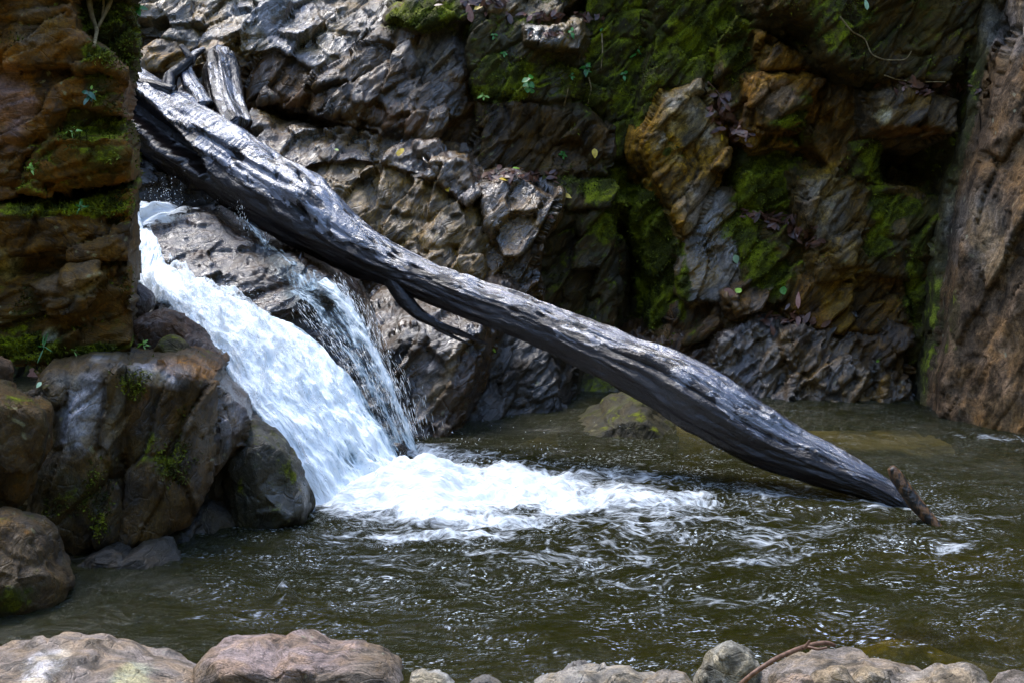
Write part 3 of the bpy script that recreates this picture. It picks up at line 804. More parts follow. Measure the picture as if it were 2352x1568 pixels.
dome = Stone("dome_boulder", [(505, 1150), (520, 1065), (555, 985), (585, 955), (625, 990), (665, 1040), (695, 1100), (715, 1165), (690, 1200), (600, 1240), (520, 1240)], 9.15, 0.32, MAT_BOULDER, (0.061, 0.052, 0.033), 0.34, 0.35, 0.25, seed=13, a_big=0.08, a_fac=0.05)
dome.paint('wet', 640, 1160, 80, 60, .6)
tag(dome.build(), "dark mossy dome shaped boulder at the left foot of the waterfall", "boulder")
st = Stone("corner_boulder", [(-120, 900), (-20, 882), (60, 885), (98, 920), (102, 1000), (80, 1080), (40, 1150), (-20, 1190), (-120, 1200)], 8.0, 0.3, MAT_BOULDER, (0.110, 0.070, 0.030), 0.3, 0.15, 0.3, seed=14)
tag(st.build(), "ochre stained square boulder at the left edge below the pillar", "boulder")
st = Stone("low_dark_rock", [(110, 1300), (200, 1285), (300, 1270), (400, 1245), (450, 1235), (440, 1280), (340, 1330), (240, 1370), (160, 1400), (110, 1380)], 8.3, 0.25, MAT_BOULDER, (0.05, 0.04, 0.026), 0.1, 0.35, 0, seed=61)
tag(st.build(), "low dark wet rock at the waterline under the massive smooth boulder", "rock")
st = Stone("small_block_rock", [(-90, 840), (-20, 818), (22, 822), (32, 850), (24, 892), (-20, 905), (-90, 900)], 8.2, 0.15, MAT_BOULDER, (0.132, 0.087, 0.054), 0.05, 0.15, 0.2, seed=15, n=70, rings=26)
tag(st.build(), "small reddish block of rock resting on the ochre boulder at the left edge", "rock")
st = Stone("waterside_boulder", [(-120, 1200), (-10, 1180), (60, 1185), (105, 1225), (128, 1290), (165, 1345), (140, 1395), (40, 1440), (-60, 1470), (-140, 1450)], 7.65, 0.35, MAT_BOULDER, (0.121, 0.081, 0.042), 0.25, 0.25, 0.3, seed=16)
st.paint('moss', 30, 1390, 70, 40, .6)
tag(st.build(), "brown speckled boulder meeting the water at the lower left", "boulder")
st = Stone("reddish_rock", [(300, 720), (330, 702), (385, 708), (440, 735), (480, 780), (505, 840), (510, 905), (460, 900), (330, 850), (290, 800)], 9.55, 0.22, MAT_BOULDER, (0.110, 0.064, 0.042), 0.1, 0.45, 0.1, seed=17)
tag(st.build(), "smooth reddish brown rock between the left pillar and the waterfall", "rock")
st = Stone("dark_red_rock", [(290, 670), (318, 652), (338, 668), (352, 695), (345, 715), (300, 715)], 9.9, 0.14, MAT_BOULDER, (0.055, 0.029, 0.024), 0, 0.6, 0, seed=18, n=60, rings=22)
tag(st.build(), "small dark red wet rock just right of the pillar beside the white water", "rock")
st = Stone("mossy_rock", [(345, 815), (360, 785), (395, 772), (425, 785), (440, 812), (435, 840), (380, 850)], 9.2, 0.12, MAT_PILLAR, (0.110, 0.087, 0.048), 0.3, 0.1, 0.1, seed=19, n=60, rings=22)
tag(st.build(), "small rounded mossy rock on the ledge at the foot of the pillar", "rock")
st = Stone("stepped_rock", [(455, 830), (495, 850), (515, 890), (560, 930), (520, 960), (480, 940), (450, 890)], 9.35, 0.16, MAT_CLIFF, (0.072, 0.046, 0.030), 0.1, 0.4, 0.1, seed=20, n=60, rings=22)
tag(st.build(), "stepped dark brown rock at the brink right of the big smooth boulder", "rock")
st = Stone("shaded_rock", [(405, 1200), (440, 1165), (500, 1150), (540, 1180), (545, 1230), (480, 1260), (410, 1250)], 9.0, 0.2, MAT_BOULDER, (0.066, 0.058, 0.048), 0, 0.35, 0, seed=22, n=60, rings=22)
tag(st.build(), "dark wet rock at the waterline left of the dome boulder", "rock")

# ------------------------------------------------------------------ right buttress
butt = Relief("rock_buttress", [
    B([(2900, -420), (2430, -420), (2345, 20), (2300, 150), (2250, 330), (2222, 480), (2190, 700), (2155, 880), (2160, 1000), (2230, 1040), (2900, 1100)], 11.75, -0.8, 0.22, 0.16, (0.26, 0.18, 0.12), 0.08, 0.05, 0.0),
    B([(2900, 300), (2400, 300), (2330, 480), (2300, 700), (2240, 900), (2220, 1040), (2900, 1100)], 11.25, -0.75, 0.15, 0.14, (0.24, 0.165, 0.10), 0.05, 0.05, 0.0),
    B([(2235, 700), (2265, 660), (2300, 700), (2290, 850), (2240, 1000), (2160, 1000), (2190, 880)], 11.95, -0.5, 0.1, 0.06, (0.18, 0.13, 0.08), 0.1, 0.1, 0.0),
    B([(2350, -420), (2335, 20), (2300, 150), (2250, 330), (2222, 480), (2200, 700), (2180, 900), (2200, 990), (2110, 960), (2130, 760), (2160, 520), (2215, 260), (2275, -420)], 12.6, -0.6, 0.2, 0.1, (0.17, 0.15, 0.07), 0.42, 0.1, 0.0),
], 2.3, 5.8, -0.35, 4.8, 0.015, 13.8, MAT_BUTTRESS, steep=3.5, kx=0.27, yref=11.3, dye=(0.66, 0.59, 0.46), warp=0.05, warpf=2.5, dip=75, a_big=0.08, a_fac=0.09, a_fac2=0.025, a_strata=0.02, facet=(2.4, 2.4, 2.4), seed=77)
for a in [(2320, 60, 40, 60, .5, 0, (0.24, 0.22, 0.2)), (2270, 560, 40, 120, .5, 10, (0.26, 0.22, 0.17)), (2320, 800, 60, 160, .6, 0, (0.26, 0.16, 0.085)), (2300, 960, 60, 40, .6, 0, (0.26, 0.15, 0.06))]:
    butt.paint('bare', *a[:5], rot=a[5], val=a[6])
for a in [(2190, 700, 14, 120, .5), (2150, 850, 20, 60, .3), (2340, 30, 20, 40, .3)]:
    butt.paint('moss', *a)
tag(butt.build(), "steep grey brown rock buttress with rusty grain at the right edge of the pool", "rock")

# ------------------------------------------------------------------ stones on the near shore
shore = {}
def near(key, name, outline, Y, th, tint, label, **k):
    kw = dict(moss=0.0, wet=0.15, ochre=0.0, a_big=0.06, a_fac=0.05, a_fine=0.018)
    kw.update(k)
    drop = dict(A=16, B=30, G=30, F=14, H=10, I=20).get(key, 2)
    outline = [(u, v + drop) for (u, v) in outline]
    st = Stone(name, outline, Y, th, MAT_SHORE, tint, **kw)
    shore[key] = st
    return st, label
def finish(sl):
    tag(sl[0].build(), sl[1], "rock", "stones along the near shore")
a_ = near('A', "broad_shore_rock", [(-260, 1540), (-60, 1505), (60, 1488), (160, 1486), (240, 1500), (320, 1516), (410, 1538), (480, 1566), (540, 1610), (500, 1720), (-260, 1720)], 6.45, 0.45, (0.29, 0.215, 0.155), "broad tan rock with pale patches in the lower left corner", wet=0.25, seed=31, a_big=0.03, cuts=7, cut=0.85)
a_[0].paint('bare', 90, 1535, 50, 22, .9, val=(0.62, 0.56, 0.52), rot=-20)
a_[0].paint('bare', 300, 1555, 38, 16, .9, val=(0.45, 0.44, 0.26), rough=0.2)
finish(a_)
b_ = near('B', "flat_boulder", [(443, 1505), (465, 1475), (505, 1455), (560, 1452), (640, 1460), (760, 1465), (860, 1470), (915, 1487), (940, 1520), (936, 1560), (900, 1610), (760, 1640), (560, 1630), (490, 1585), (450, 1535)], 6.6, 0.32, (0.25, 0.19, 0.145), "long flat topped reddish boulder in the middle of the near shore", seed=35, power=3.6, cut=0.88, lean=-0.25)
b_[0].paint('bare', 720, 1570, 240, 40, .8, val=(0.19, 0.13, 0.075))  # front face toned darker: shade put into the colour
b_[0].paint('bare', 640, 1480, 160, 18, .6, val=(0.40, 0.27, 0.23))  # top toned paler and pinker, painting in the light from above
finish(b_)
finish(near('C', "pale_pebble", [(930, 1560), (945, 1540), (985, 1545), (1030, 1555), (1060, 1590), (1000, 1610), (935, 1600)], 6.5, 0.08, (0.4, 0.36, 0.28), "small pale stone tucked against the right end of the flat boulder", seed=36, n=60, rings=22))
finish(near('D', "dark_pebble", [(1286, 1575), (1298, 1535), (1330, 1518), (1366, 1526), (1377, 1560), (1370, 1600), (1290, 1600)], 6.55, 0.08, (0.12, 0.09, 0.06), "small dark wet stone standing in the shallows at the bottom edge", wet=0.8, seed=37, n=60, rings=22))
finish(near('E', "low_slab_rock", [(1150, 1580), (1260, 1556), (1380, 1550), (1480, 1553), (1560, 1562), (1620, 1572), (1620, 1640), (1150, 1640)], 6.45, 0.15, (0.3, 0.25, 0.18), "low greyish slab along the bottom edge left of the upright stone", wet=0.4, seed=38, n=80, rings=28))
finish(near('F', "upright_stone", [(1592, 1575), (1615, 1520), (1640, 1482), (1668, 1466), (1702, 1465), (1735, 1482), (1752, 1515), (1745, 1550), (1720, 1610), (1590, 1630)], 6.5, 0.14, (0.31, 0.28, 0.20), "pale upright rounded stone at the water edge beside the big right slab", seed=39, n=90, rings=34, ochre=0.1, moss=0.05))
finish(near('G', "right_slab_rock", [(1680, 1620), (1740, 1560), (1800, 1512), (1850, 1492), (1930, 1490), (2010, 1498), (2080, 1512), (2150, 1540), (2230, 1580), (2300, 1640), (1700, 1680)], 6.35, 0.3, (0.28, 0.22, 0.165), "big pinkish slab with pale blotches carrying a twig on the right shore", seed=40))
finish(near('H', "cracked_rock", [(2000, 1600), (2050, 1572), (2120, 1548), (2190, 1530), (2235, 1523), (2262, 1540), (2280, 1565), (2310, 1620), (2010, 1660)], 6.15, 0.16, (0.34, 0.27, 0.19), "cracked tan rock in front of the pinkish slab at the lower right", seed=41, n=90, rings=30))
finish(near('I', "corner_stone", [(2260, 1590), (2280, 1555), (2320, 1537), (2380, 1538), (2470, 1550), (2500, 1640), (2270, 1640)], 6.2, 0.16, (0.3, 0.23, 0.165), "rounded tan stone in the lower right corner", seed=42, n=80, rings=28))
finish(near('J', "small_gap_stone", [(1955, 1558), (1985, 1535), (2025, 1533), (2050, 1550), (2050, 1590), (1960, 1590)], 6.05, 0.08, (0.34, 0.27, 0.18), "small buff stone in front of the pinkish slab, below the twig tip", seed=43, n=60, rings=20))
finish(near('K', "angular_stone", [(1850, 1568), (1900, 1540), (1945, 1530), (1960, 1560), (1950, 1610), (1850, 1620)], 6.02, 0.09, (0.32, 0.25, 0.17), "angular buff stone left of the small buff stone at the bottom edge", seed=47, n=60, rings=20))
finish(near('M', "wedge_stone", [(1470, 1575), (1500, 1556), (1550, 1548), (1595, 1556), (1610, 1600), (1480, 1610)], 6.3, 0.1, (0.3, 0.24, 0.17), "low tan wedge shaped stone just left of the upright stone", seed=51, n=60, rings=20))
finish(near('N', "wet_pebble", [(1075, 1572), (1095, 1557), (1130, 1555), (1155, 1568), (1150, 1600), (1080, 1600)], 6.45, 0.06, (0.16, 0.13, 0.09), "small wet brown stone midway between the pale stone and the dark stone", wet=0.7, seed=52, n=60, rings=20))
finish(near('O', "buried_stone", [(1780, 1575), (1810, 1556), (1850, 1550), (1880, 1562), (1875, 1610), (1785, 1610)], 6.0, 0.07, (0.3, 0.22, 0.17), "small pinkish stone half buried below the twig at the bottom edge", seed=53, n=60, rings=20))
finish(near('L', "shallow_pebble", [(1180, 1568), (1195, 1556), (1215, 1556), (1230, 1568), (1220, 1590), (1185, 1590)], 6.6, 0.05, (0.3, 0.27, 0.2), "tiny pale stone in the shallows at the bottom edge, left of the dark wet one", seed=48, n=48, rings=18))

# ------------------------------------------------------------------ the fallen log
lm, lnt = new_mat("wet_weathered_wood")
g = NT(lnt)
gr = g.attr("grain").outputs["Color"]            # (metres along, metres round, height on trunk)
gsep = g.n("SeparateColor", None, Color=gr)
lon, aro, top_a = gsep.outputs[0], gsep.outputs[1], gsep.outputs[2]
rip_a = g.attr("ripple").outputs["Fac"]
pos = g.n("NewGeometry").outputs["Position"]
gv = g.n("CombineXYZ", None, X=lon, Y=aro, Z=0.0).outputs[0]
grain = g.noise(g.mapping(gv, scale=(1.1, 11, 1)), 3.0, 8.0, 0.62, 0.6)
grain2 = g.noise(g.mapping(gv, scale=(2.2, 30, 1)), 3.0, 6.0, 0.6, 0.3)
blot = g.noise(g.mapping(gv, scale=(1, 2.2, 1)), 3.6, 7.0, 0.68, 0.4)
pits = g.noise(g.mapping(gv, scale=(1, 1.8, 1)), 17, 5.0, 0.6, 0.2)
ripple = g.noise(g.mapping(gv, scale=(30, 2.0, 1)), 1.0, 3.0, 0.5, 0.5)
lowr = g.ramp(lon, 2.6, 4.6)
bare = g.ramp(g.math('ADD', g.math('SUBTRACT', top_a, g.math('MULTIPLY', lowr, 0.10)), g.math('MULTIPLY', g.math('SUBTRACT', blot, 0.5), 2.0)), 0.65, 0.74)  # mask of up-facing patches whose paler tone paints in sky sheen
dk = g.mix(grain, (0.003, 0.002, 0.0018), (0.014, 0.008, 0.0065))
sky_sheen = g.mix(g.ramp(blot, 0.35, 0.65), (0.012, 0.011, 0.015), (0.08, 0.08, 0.108))
sky_sheen = g.mix(g.ramp(grain2, 0.35, 0.5, 0.2, 0), sky_sheen, (0.09, 0.08, 0.09))
sky_sheen = g.mix(g.ramp(grain, 0.34, 0.44, 0.5, 0.0), sky_sheen, (0.035, 0.028, 0.03))
sky_sheen = g.mix(g.math('MULTIPLY', g.ramp(pits, 0.55, 0.68), 0.8), sky_sheen, (0.03, 0.02, 0.018))
sky_sheen = g.mix(g.math('MULTIPLY', lowr, 0.6), sky_sheen, g.mix(1.0, sky_sheen, (0.50, 0.46, 0.48), 'MULTIPLY'))
c = g.mix(bare, dk, sky_sheen)
h = g.math('ADD', g.math('MULTIPLY', grain, 0.38), g.math('MULTIPLY', grain2, 0.05))
h = g.math('SUBTRACT', h, g.math('MULTIPLY', pits, 0.4))
h = g.math('ADD', h, g.math('MULTIPLY', blot, 1.5))
h = g.math('ADD', h, g.math('MULTIPLY', g.math('MULTIPLY', ripple, rip_a), 1.6))
bp = g.n("Bump", None, Strength=0.6, Distance=0.045, Height=h)
pr = g.n("BsdfPrincipled", None, Base_Color=c, Roughness=g.ramp(blot, 0.3, 0.7, 0.10, 0.27), Normal=bp.outputs[0])
g.set(pr, "Specular IOR Level", g.ramp(bare, 0, 1, 0.35, 1.0))
g.set(pr, "Coat Weight", g.ramp(bare, 0, 1, 0.1, 1.0))
g.set(pr, "Coat Roughness", 0.14)
g.set(pr, "Coat Normal", bp.outputs[0])
g.n("OutputMaterial", None, Surface=pr.outputs[0])
MAT_LOG = lm

def spine_mesh(stations, n_len, n_round, wobble=0.1, seed=0, groove=None, ribs=0.0, cap=True, flat=1.0, knob=0.0, top_bias=0.0):
    """a tapering trunk through stations of (point, radius); returns verts, quads, grain, ripple"""
    S = np.array([[*s[0], s[1]] for s in stations], float)
    seg = np.linalg.norm(np.diff(S[:, :3], axis=0), axis=1)
    L = np.concatenate([[0], np.cumsum(seg)])
    t = np.linspace(0, L[-1], n_len)
    C = np.stack([np.interp(t, L, S[:, k]) for k in range(4)], 1)
    win = max(1, n_len // (len(S) * 2))
    ker = np.hanning(2 * win + 3)[1:-1]; ker /= ker.sum()
    pad = np.concatenate([np.repeat(C[:1], win, 0) + (np.arange(-win, 0)[:, None]) * (C[1] - C[0]), C, np.repeat(C[-1:], win, 0) + (np.arange(1, win + 1)[:, None]) * (C[-1] - C[-2])])
    C = np.stack([np.convolve(pad[:, k], ker, 'valid') for k in range(4)], 1)[:n_len]
    T = np.gradient(C[:, :3], axis=0)
    T /= np.linalg.norm(T, axis=1, keepdims=True)
    up = np.array([0, 0, 1.0])
    if abs(T[:, 2]).mean() > 0.85: up = np.array([0, -1.0, 0])
    Nn = up - (T @ up)[:, None] * T
    Nn /= np.linalg.norm(Nn, axis=1, keepdims=True)
    Bn = np.cross(T, Nn)
    A = np.linspace(0, 2 * math.pi, n_round, endpoint=False)
    ca, sa = np.cos(A), np.sin(A)
    dirs = Nn[:, None, :] * ca[None, :, None] + Bn[:, None, :] * sa[None, :, None] * flat
    R = C[:, 3][:, None] * np.ones(n_round)[None, :]
    tt = np.repeat(t[:, None], n_round, 1)
    aa = np.repeat(A[None, :], n_len, 0)
    base = C[:, None, :3] + dirs * R[..., None]
    p = base.reshape(-1, 3)
    cyl = np.stack([tt.ravel() * 1.3, np.cos(aa).ravel() * 1.4, np.sin(aa).ravel() * 1.4], 1)
    d = wobble * fbm(cyl, 4, seed) + wobble * 0.35 * ridged(cyl * np.array([1.0, 4.2, 4.2]), 4, seed + 5) + wobble * 0.25 * fbm(cyl * np.array([5, 5, 5.]), 3, seed + 9)
    if ribs: d = d + ribs * np.cos(aa.ravel() * 7 + 2 * fbm(cyl, 2, seed + 4))
    if knob: d = d + knob * np.maximum(0, fbm(cyl * 2.2, 2, seed + 15) - 0.25)
    R = R * (1 + d.reshape(n_len, n_round))
    if groove is not None:
        R = groove(t / L[-1], A, R)
    V = (C[:, None, :3] + dirs * R[..., None]).reshape(-1, 3)
    Q = grid_quads(n_len, n_round, wrap=True)
    hgt = np.repeat(ca[None, :], n_len, 0)
    side = (dirs[..., 1] * -1)
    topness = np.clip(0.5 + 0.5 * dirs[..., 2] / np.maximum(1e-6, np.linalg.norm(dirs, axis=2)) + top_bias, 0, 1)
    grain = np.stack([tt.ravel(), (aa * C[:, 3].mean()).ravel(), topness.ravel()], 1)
    if cap:
        n0 = len(V)
        V = np.concatenate([V, C[:1, :3], C[-1:, :3]])
        grain = np.concatenate([grain, grain[:1], grain[-1:]])
        capq = [[n0, (i + 1) % n_round, i, n0] for i in range(n_round)]
        o = (n_len - 1) * n_round
        capq += [[n0 + 1, o + i, o + (i + 1) % n_round, n0 + 1] for i in range(n_round)]
        faces = Q.tolist() + [f[:3] for f in capq]
    else:
        faces = Q.tolist()
    # face outwards
    a, b, c2, d2 = (V[Q[:, i]] for i in range(4))
    fn = np.cross(c2 - a, d2 - b)
    ctr = C[Q[:, 0] // n_round, :3]
    if ((a - ctr) * fn).sum(1).mean() < 0:
        faces = [f[::-1] for f in faces]
    return V, faces, grain, t / L[-1], n_round

def tube(stations, n_len=40, n_round=14, **k):
    return spine_mesh(stations, n_len, n_round, **k)

log_px = [(60, 90, 13.1, 70), (200, 178, 12.75, 78), (320, 255, 12.45, 84), (400, 305, 12.25, 90), (500, 362, 12.0, 93), (600, 432, 11.8, 90), (700, 490, 11.6, 88), (800, 562, 11.4, 72),
          (900, 612, 11.22, 54), (1080, 688, 10.92, 52), (1250, 750, 10.65, 56), (1430, 832, 10.35, 65), (1540, 880, 10.18, 76), (1640, 940, 10.02, 79),
          (1760, 1010, 9.85, 71), (1900, 1074, 9.65, 54), (2000, 1114, 9.5, 37), (2085, 1156, 9.38, 26), (2135, 1205, 9.3, 22)]
stations = [(at(u, v, Y), r * (0.84 if 750 < u < 1480 else 0.92) * Y / FPX) for (u, v, Y, r) in log_px]

GROOVE = {}
def log_groove(t, A, R):
    n_len, n_r = R.shape
    # hollow split on the upper end, facing the viewer
    s = t[:, None]
    a = np.where(A > math.pi, A - 2 * math.pi, A)[None, :]
    side = HOLLOW_SIDE
    c = side * (1.25 + 0.45 * (s - 0.12) / 0.16)
    c = side * (1.0 + 0.55 * (s - 0.165) / 0.1)
    w = 0.42 * np.sqrt(np.clip(1 - ((s - 0.215) / 0.085) ** 2, 0, 1))
    k = np.clip(1 - np.abs(a - c) / np.maximum(w, 1e-3), 0, 1)
    k = np.where(w > 0.02, np.clip(k * 5.0, 0, 1), 0)
    GROOVE['k'] = k.ravel()
    R = R * (1 - 0.66 * k)
    rim = np.exp(-((np.abs(a - c) - w) / 0.10) ** 2) * (w > 0.05)
    R = R * (1 + 0.07 * rim)
    # long splits lower down the trunk
    for (s0, s1, c0, wd, dp) in [(0.62, 0.97, 0.55, 0.05, 0.16), (0.70, 0.9, 0.95, 0.04, 0.12), (0.25, 0.42, 0.75, 0.045, 0.14), (0.45, 0.62, 0.2, 0.05, 0.1), (0.8, 1.0, 0.25, 0.06, 0.2)]:
        k = np.exp(-((a - side * (c0 + 0.1 * np.sin(9 * s))) / wd) ** 2) * np.clip(np.sin(np.clip((s - s0) / (s1 - s0), 0, 1) * math.pi) * 2, 0, 1)
        R = R * (1 - dp * k)
    rp = random.Random(12)
    kk = np.zeros_like(R)
    for i in range(48):                       # worm holes and rotted pits
        s0, a0 = rp.uniform(0.30, 0.66), side * rp.uniform(-0.7, 1.25)
        ls, la, dp = rp.uniform(0.002, 0.007), rp.uniform(0.04, 0.11), rp.uniform(0.08, 0.2)
        k = np.exp(-((s - s0 - 0.02 * (a - a0)) / ls) ** 2 - ((a - a0) / la) ** 2)
        kk = np.maximum(kk, k)
        R = R * (1 - dp * k)
    for (s0, a0, ls, la, hgt) in [(0.36, 0.1, 0.012, 0.22, 0.16), (0.56, 0.35, 0.012, 0.25, 0.2), (0.74, 0.7, 0.010, 0.2, 0.16), (0.86, 0.3, 0.008, 0.22, 0.2), (0.9, 0.8, 0.006, 0.2, 0.2), (0.47, 0.9, 0.012, 0.2, 0.14)]:
        rr2 = ((s - s0) / ls) ** 2 + ((a - side * a0) / la) ** 2
        R = R * (1 + hgt * np.exp(-rr2) - 0.8 * hgt * np.exp(-rr2 * 5))
    GROOVE['k'] = np.maximum(GROOVE['k'], 0.7 * kk.ravel())
    # raised ridge along the crest of the lower trunk
    k = np.exp(-((a - side * -0.35) / 0.3) ** 2) * np.clip(np.sin(np.clip((s - 0.58) / 0.2, 0, 1) * math.pi), 0, 1)
    return R * (1 + 0.16 * k)

def front_sign():
    T = (stations[6][0] - stations[3][0]).normalized()
    N_ = (Vector((0, 0, 1)) - T * T.z).normalized()
    return 1 if T.cross(N_).y < 0 else -1
HOLLOW_SIDE = front_sign()
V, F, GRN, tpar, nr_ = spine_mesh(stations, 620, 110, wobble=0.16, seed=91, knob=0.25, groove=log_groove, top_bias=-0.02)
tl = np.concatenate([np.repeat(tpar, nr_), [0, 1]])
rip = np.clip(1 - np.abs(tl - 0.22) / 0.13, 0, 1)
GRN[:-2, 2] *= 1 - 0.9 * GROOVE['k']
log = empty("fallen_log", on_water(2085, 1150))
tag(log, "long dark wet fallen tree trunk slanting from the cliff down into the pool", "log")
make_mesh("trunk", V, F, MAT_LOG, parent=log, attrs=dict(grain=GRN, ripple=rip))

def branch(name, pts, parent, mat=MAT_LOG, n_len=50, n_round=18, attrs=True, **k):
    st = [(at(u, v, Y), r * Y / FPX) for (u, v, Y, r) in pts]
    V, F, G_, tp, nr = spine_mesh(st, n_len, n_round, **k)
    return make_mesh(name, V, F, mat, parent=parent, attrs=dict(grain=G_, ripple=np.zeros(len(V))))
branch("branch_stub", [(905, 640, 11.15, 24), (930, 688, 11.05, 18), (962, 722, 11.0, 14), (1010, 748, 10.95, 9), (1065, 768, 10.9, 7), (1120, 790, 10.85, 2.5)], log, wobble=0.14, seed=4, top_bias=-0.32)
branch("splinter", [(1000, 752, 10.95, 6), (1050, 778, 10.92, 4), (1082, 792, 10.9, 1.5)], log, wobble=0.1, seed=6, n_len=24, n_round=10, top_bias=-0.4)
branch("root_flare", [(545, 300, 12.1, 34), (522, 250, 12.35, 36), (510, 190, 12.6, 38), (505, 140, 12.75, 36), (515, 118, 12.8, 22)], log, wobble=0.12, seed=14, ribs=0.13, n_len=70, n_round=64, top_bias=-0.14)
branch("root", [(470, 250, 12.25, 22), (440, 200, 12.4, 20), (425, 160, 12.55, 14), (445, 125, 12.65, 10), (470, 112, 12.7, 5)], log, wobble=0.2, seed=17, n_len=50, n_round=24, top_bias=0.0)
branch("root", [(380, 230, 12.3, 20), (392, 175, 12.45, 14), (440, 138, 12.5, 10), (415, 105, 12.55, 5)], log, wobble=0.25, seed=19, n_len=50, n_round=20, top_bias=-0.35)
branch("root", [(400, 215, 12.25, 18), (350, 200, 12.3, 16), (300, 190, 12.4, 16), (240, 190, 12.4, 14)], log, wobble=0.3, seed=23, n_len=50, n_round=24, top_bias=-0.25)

sm, snt = new_mat("charred_stick_wood")
g = NT(snt)
pos = g.n("NewGeometry").outputs["Position"]
c = g.mix(g.ramp(g.noise(g.mapping(pos, scale=(1, 1, 0.4)), 26, 5.0, 0.65), 0.45, 0.56), (0.010, 0.007, 0.005), (0.13, 0.06, 0.02))
pr = g.n("BsdfPrincipled", None, Base_Color=c, Roughness=0.45, Normal=g.n("Bump", None, Strength=0.7, Distance=0.02, Height=g.noise(pos, 30, 4.0)).outputs[0])
g.n("OutputMaterial", None, Surface=pr.outputs[0])
st_ = [(at(u, v, Y), r * Y / FPX) for (u, v, Y, r) in [(2046, 1073, 9.1, 9), (2054, 1086, 9.1, 15), (2078, 1122, 9.07, 16), (2104, 1157, 9.04, 17), (2136, 1192, 9.0, 14), (2175, 1235, 8.95, 9)]]
V, F, G_, tp, nr = spine_mesh(st_, 60, 24, wobble=0.12, seed=44)
tag(make_mesh("leaning_stick", V, F, sm), "short charred brown stick poking out of the water at the log's lower tip", "stick")

# ------------------------------------------------------------------ pool water
wm, wnt = new_mat("pool_water_with_foam")
g = NT(wnt)
pos = g.n("NewGeometry").outputs["Position"]
foam_a = g.attr("foam").outputs["Fac"]
dep_a = g.attr("deep").outputs["Fac"]
choppy = g.attr("chop").outputs["Fac"]
wv = g.n("TexNoise", None, Vector=pos, Scale=1.5, Detail=2.0)
wsc = g.n("VectorMath", dict(operation='SCALE'), i0=wv.outputs["Color"]); wsc.inputs["Scale"].default_value = 0.6
wp = g.n("VectorMath", dict(operation='ADD'), i0=pos, i1=wsc.outputs[0]).outputs[0]
f1 = g.noise(g.mapping(wp, rot=(0, 0, 0.12), scale=(1.0, 1.5, 1)), 3.0, 9.0, 0.70, 0.3)
f2 = g.noise(g.mapping(wp, scale=(1.0, 2.0, 1)), 22, 7.0, 0.72, 0.25)
fv = g.n("TexVoronoi", dict(feature='DISTANCE_TO_EDGE'), Vector=g.mapping(wp, scale=(1, 1.3, 1)), Scale=7.0)
lace = g.ramp(fv.outputs["Distance"], 0.0, 0.16, 1, 0)
fn = g.math('ADD', g.math('MULTIPLY', g.math('SUBTRACT', f1, 0.5), 1.5), g.math('MULTIPLY', g.math('SUBTRACT', f2, 0.5), 1.0))
fn = g.math('ADD', fn, g.math('MULTIPLY', g.math('SUBTRACT', lace, 0.3), 0.16))
foam = g.math('MULTIPLY', g.ramp(g.math('ADD', foam_a, fn), 0.34, 0.98), g.ramp(foam_a, 0.02, 0.12))
r1 = g.noise(g.mapping(wp, rot=(0, 0, 0.1), scale=(1.0, 2.3, 1)), 5.5, 4.0, 0.6, 0.5)
r2 = g.noise(g.mapping(wp, rot=(0, 0, -0.15), scale=(1.0, 2.2, 1)), 17, 4.0, 0.62, 0.8)
r3 = g.noise(g.mapping(pos, scale=(1.0, 1.6, 1)), 48, 3.0, 0.6)
h = g.math('ADD', g.math('MULTIPLY', r1, 0.8), g.math('MULTIPLY', r2, 0.6))
h = g.math('ADD', h, g.math('MULTIPLY', r3, 0.16))
fk = g.math('MULTIPLY', g.ramp(g.noise(g.mapping(wp, scale=(1.0, 2.0, 1), loc=(3, 1, 0)), 36, 4.0, 0.65, 0.3), 0.56, 0.68), g.ramp(g.noise(g.mapping(wp, scale=(1, 1.8, 1)), 3.0, 3.0, 0.6), 0.42, 0.62))
foam_glint = g.math('MULTIPLY', fk, g.ramp(choppy, 0.3, 0.9, 0.12, 1.0))  # white flecks: foam bubbles together with painted sky glints
bp = g.n("Bump", None, Strength=1.0, Distance=g.math('MULTIPLY', choppy, 0.20), Height=h)
murk = g.n("BsdfDiffuse", None, Color=g.mix(dep_a, (0.028, 0.026, 0.0025), (0.0075, 0.0078, 0.001)))
clear = g.n("BsdfTransparent", None, Color=(0.78, 0.72, 0.30, 1))
body = g.n("MixShader", None, i0=g.ramp(dep_a, 0, 1, 0.1, 0.99, False), i1=clear.outputs[0], i2=murk.outputs[0])
fr = g.n("Fresnel", None, IOR=1.33, Normal=bp.outputs[0])
gl = g.n("BsdfGlossy", None, Roughness=0.05, Normal=bp.outputs[0], Color=(1, 1, 1, 1))
surf = g.n("MixShader", None, i0=fr.outputs[0], i1=body.outputs[0], i2=gl.outputs[0])
fb = g.n("Bump", None, Strength=0.8, Distance=0.05, Height=g.math('ADD', f2, g.math('MULTIPLY', f1, 0.8)))
fd = g.n("BsdfPrincipled", None, Base_Color=(0.86, 0.91, 0.94, 1), Roughness=0.6, Normal=fb.outputs[0])
fin_ = g.n("MixShader", None, i0=g.math('MAXIMUM', foam, g.math('MULTIPLY', foam_glint, 1.0)), i1=surf.outputs[0], i2=fd.outputs[0])
g.n("OutputMaterial", None, Surface=fin_.outputs[0])

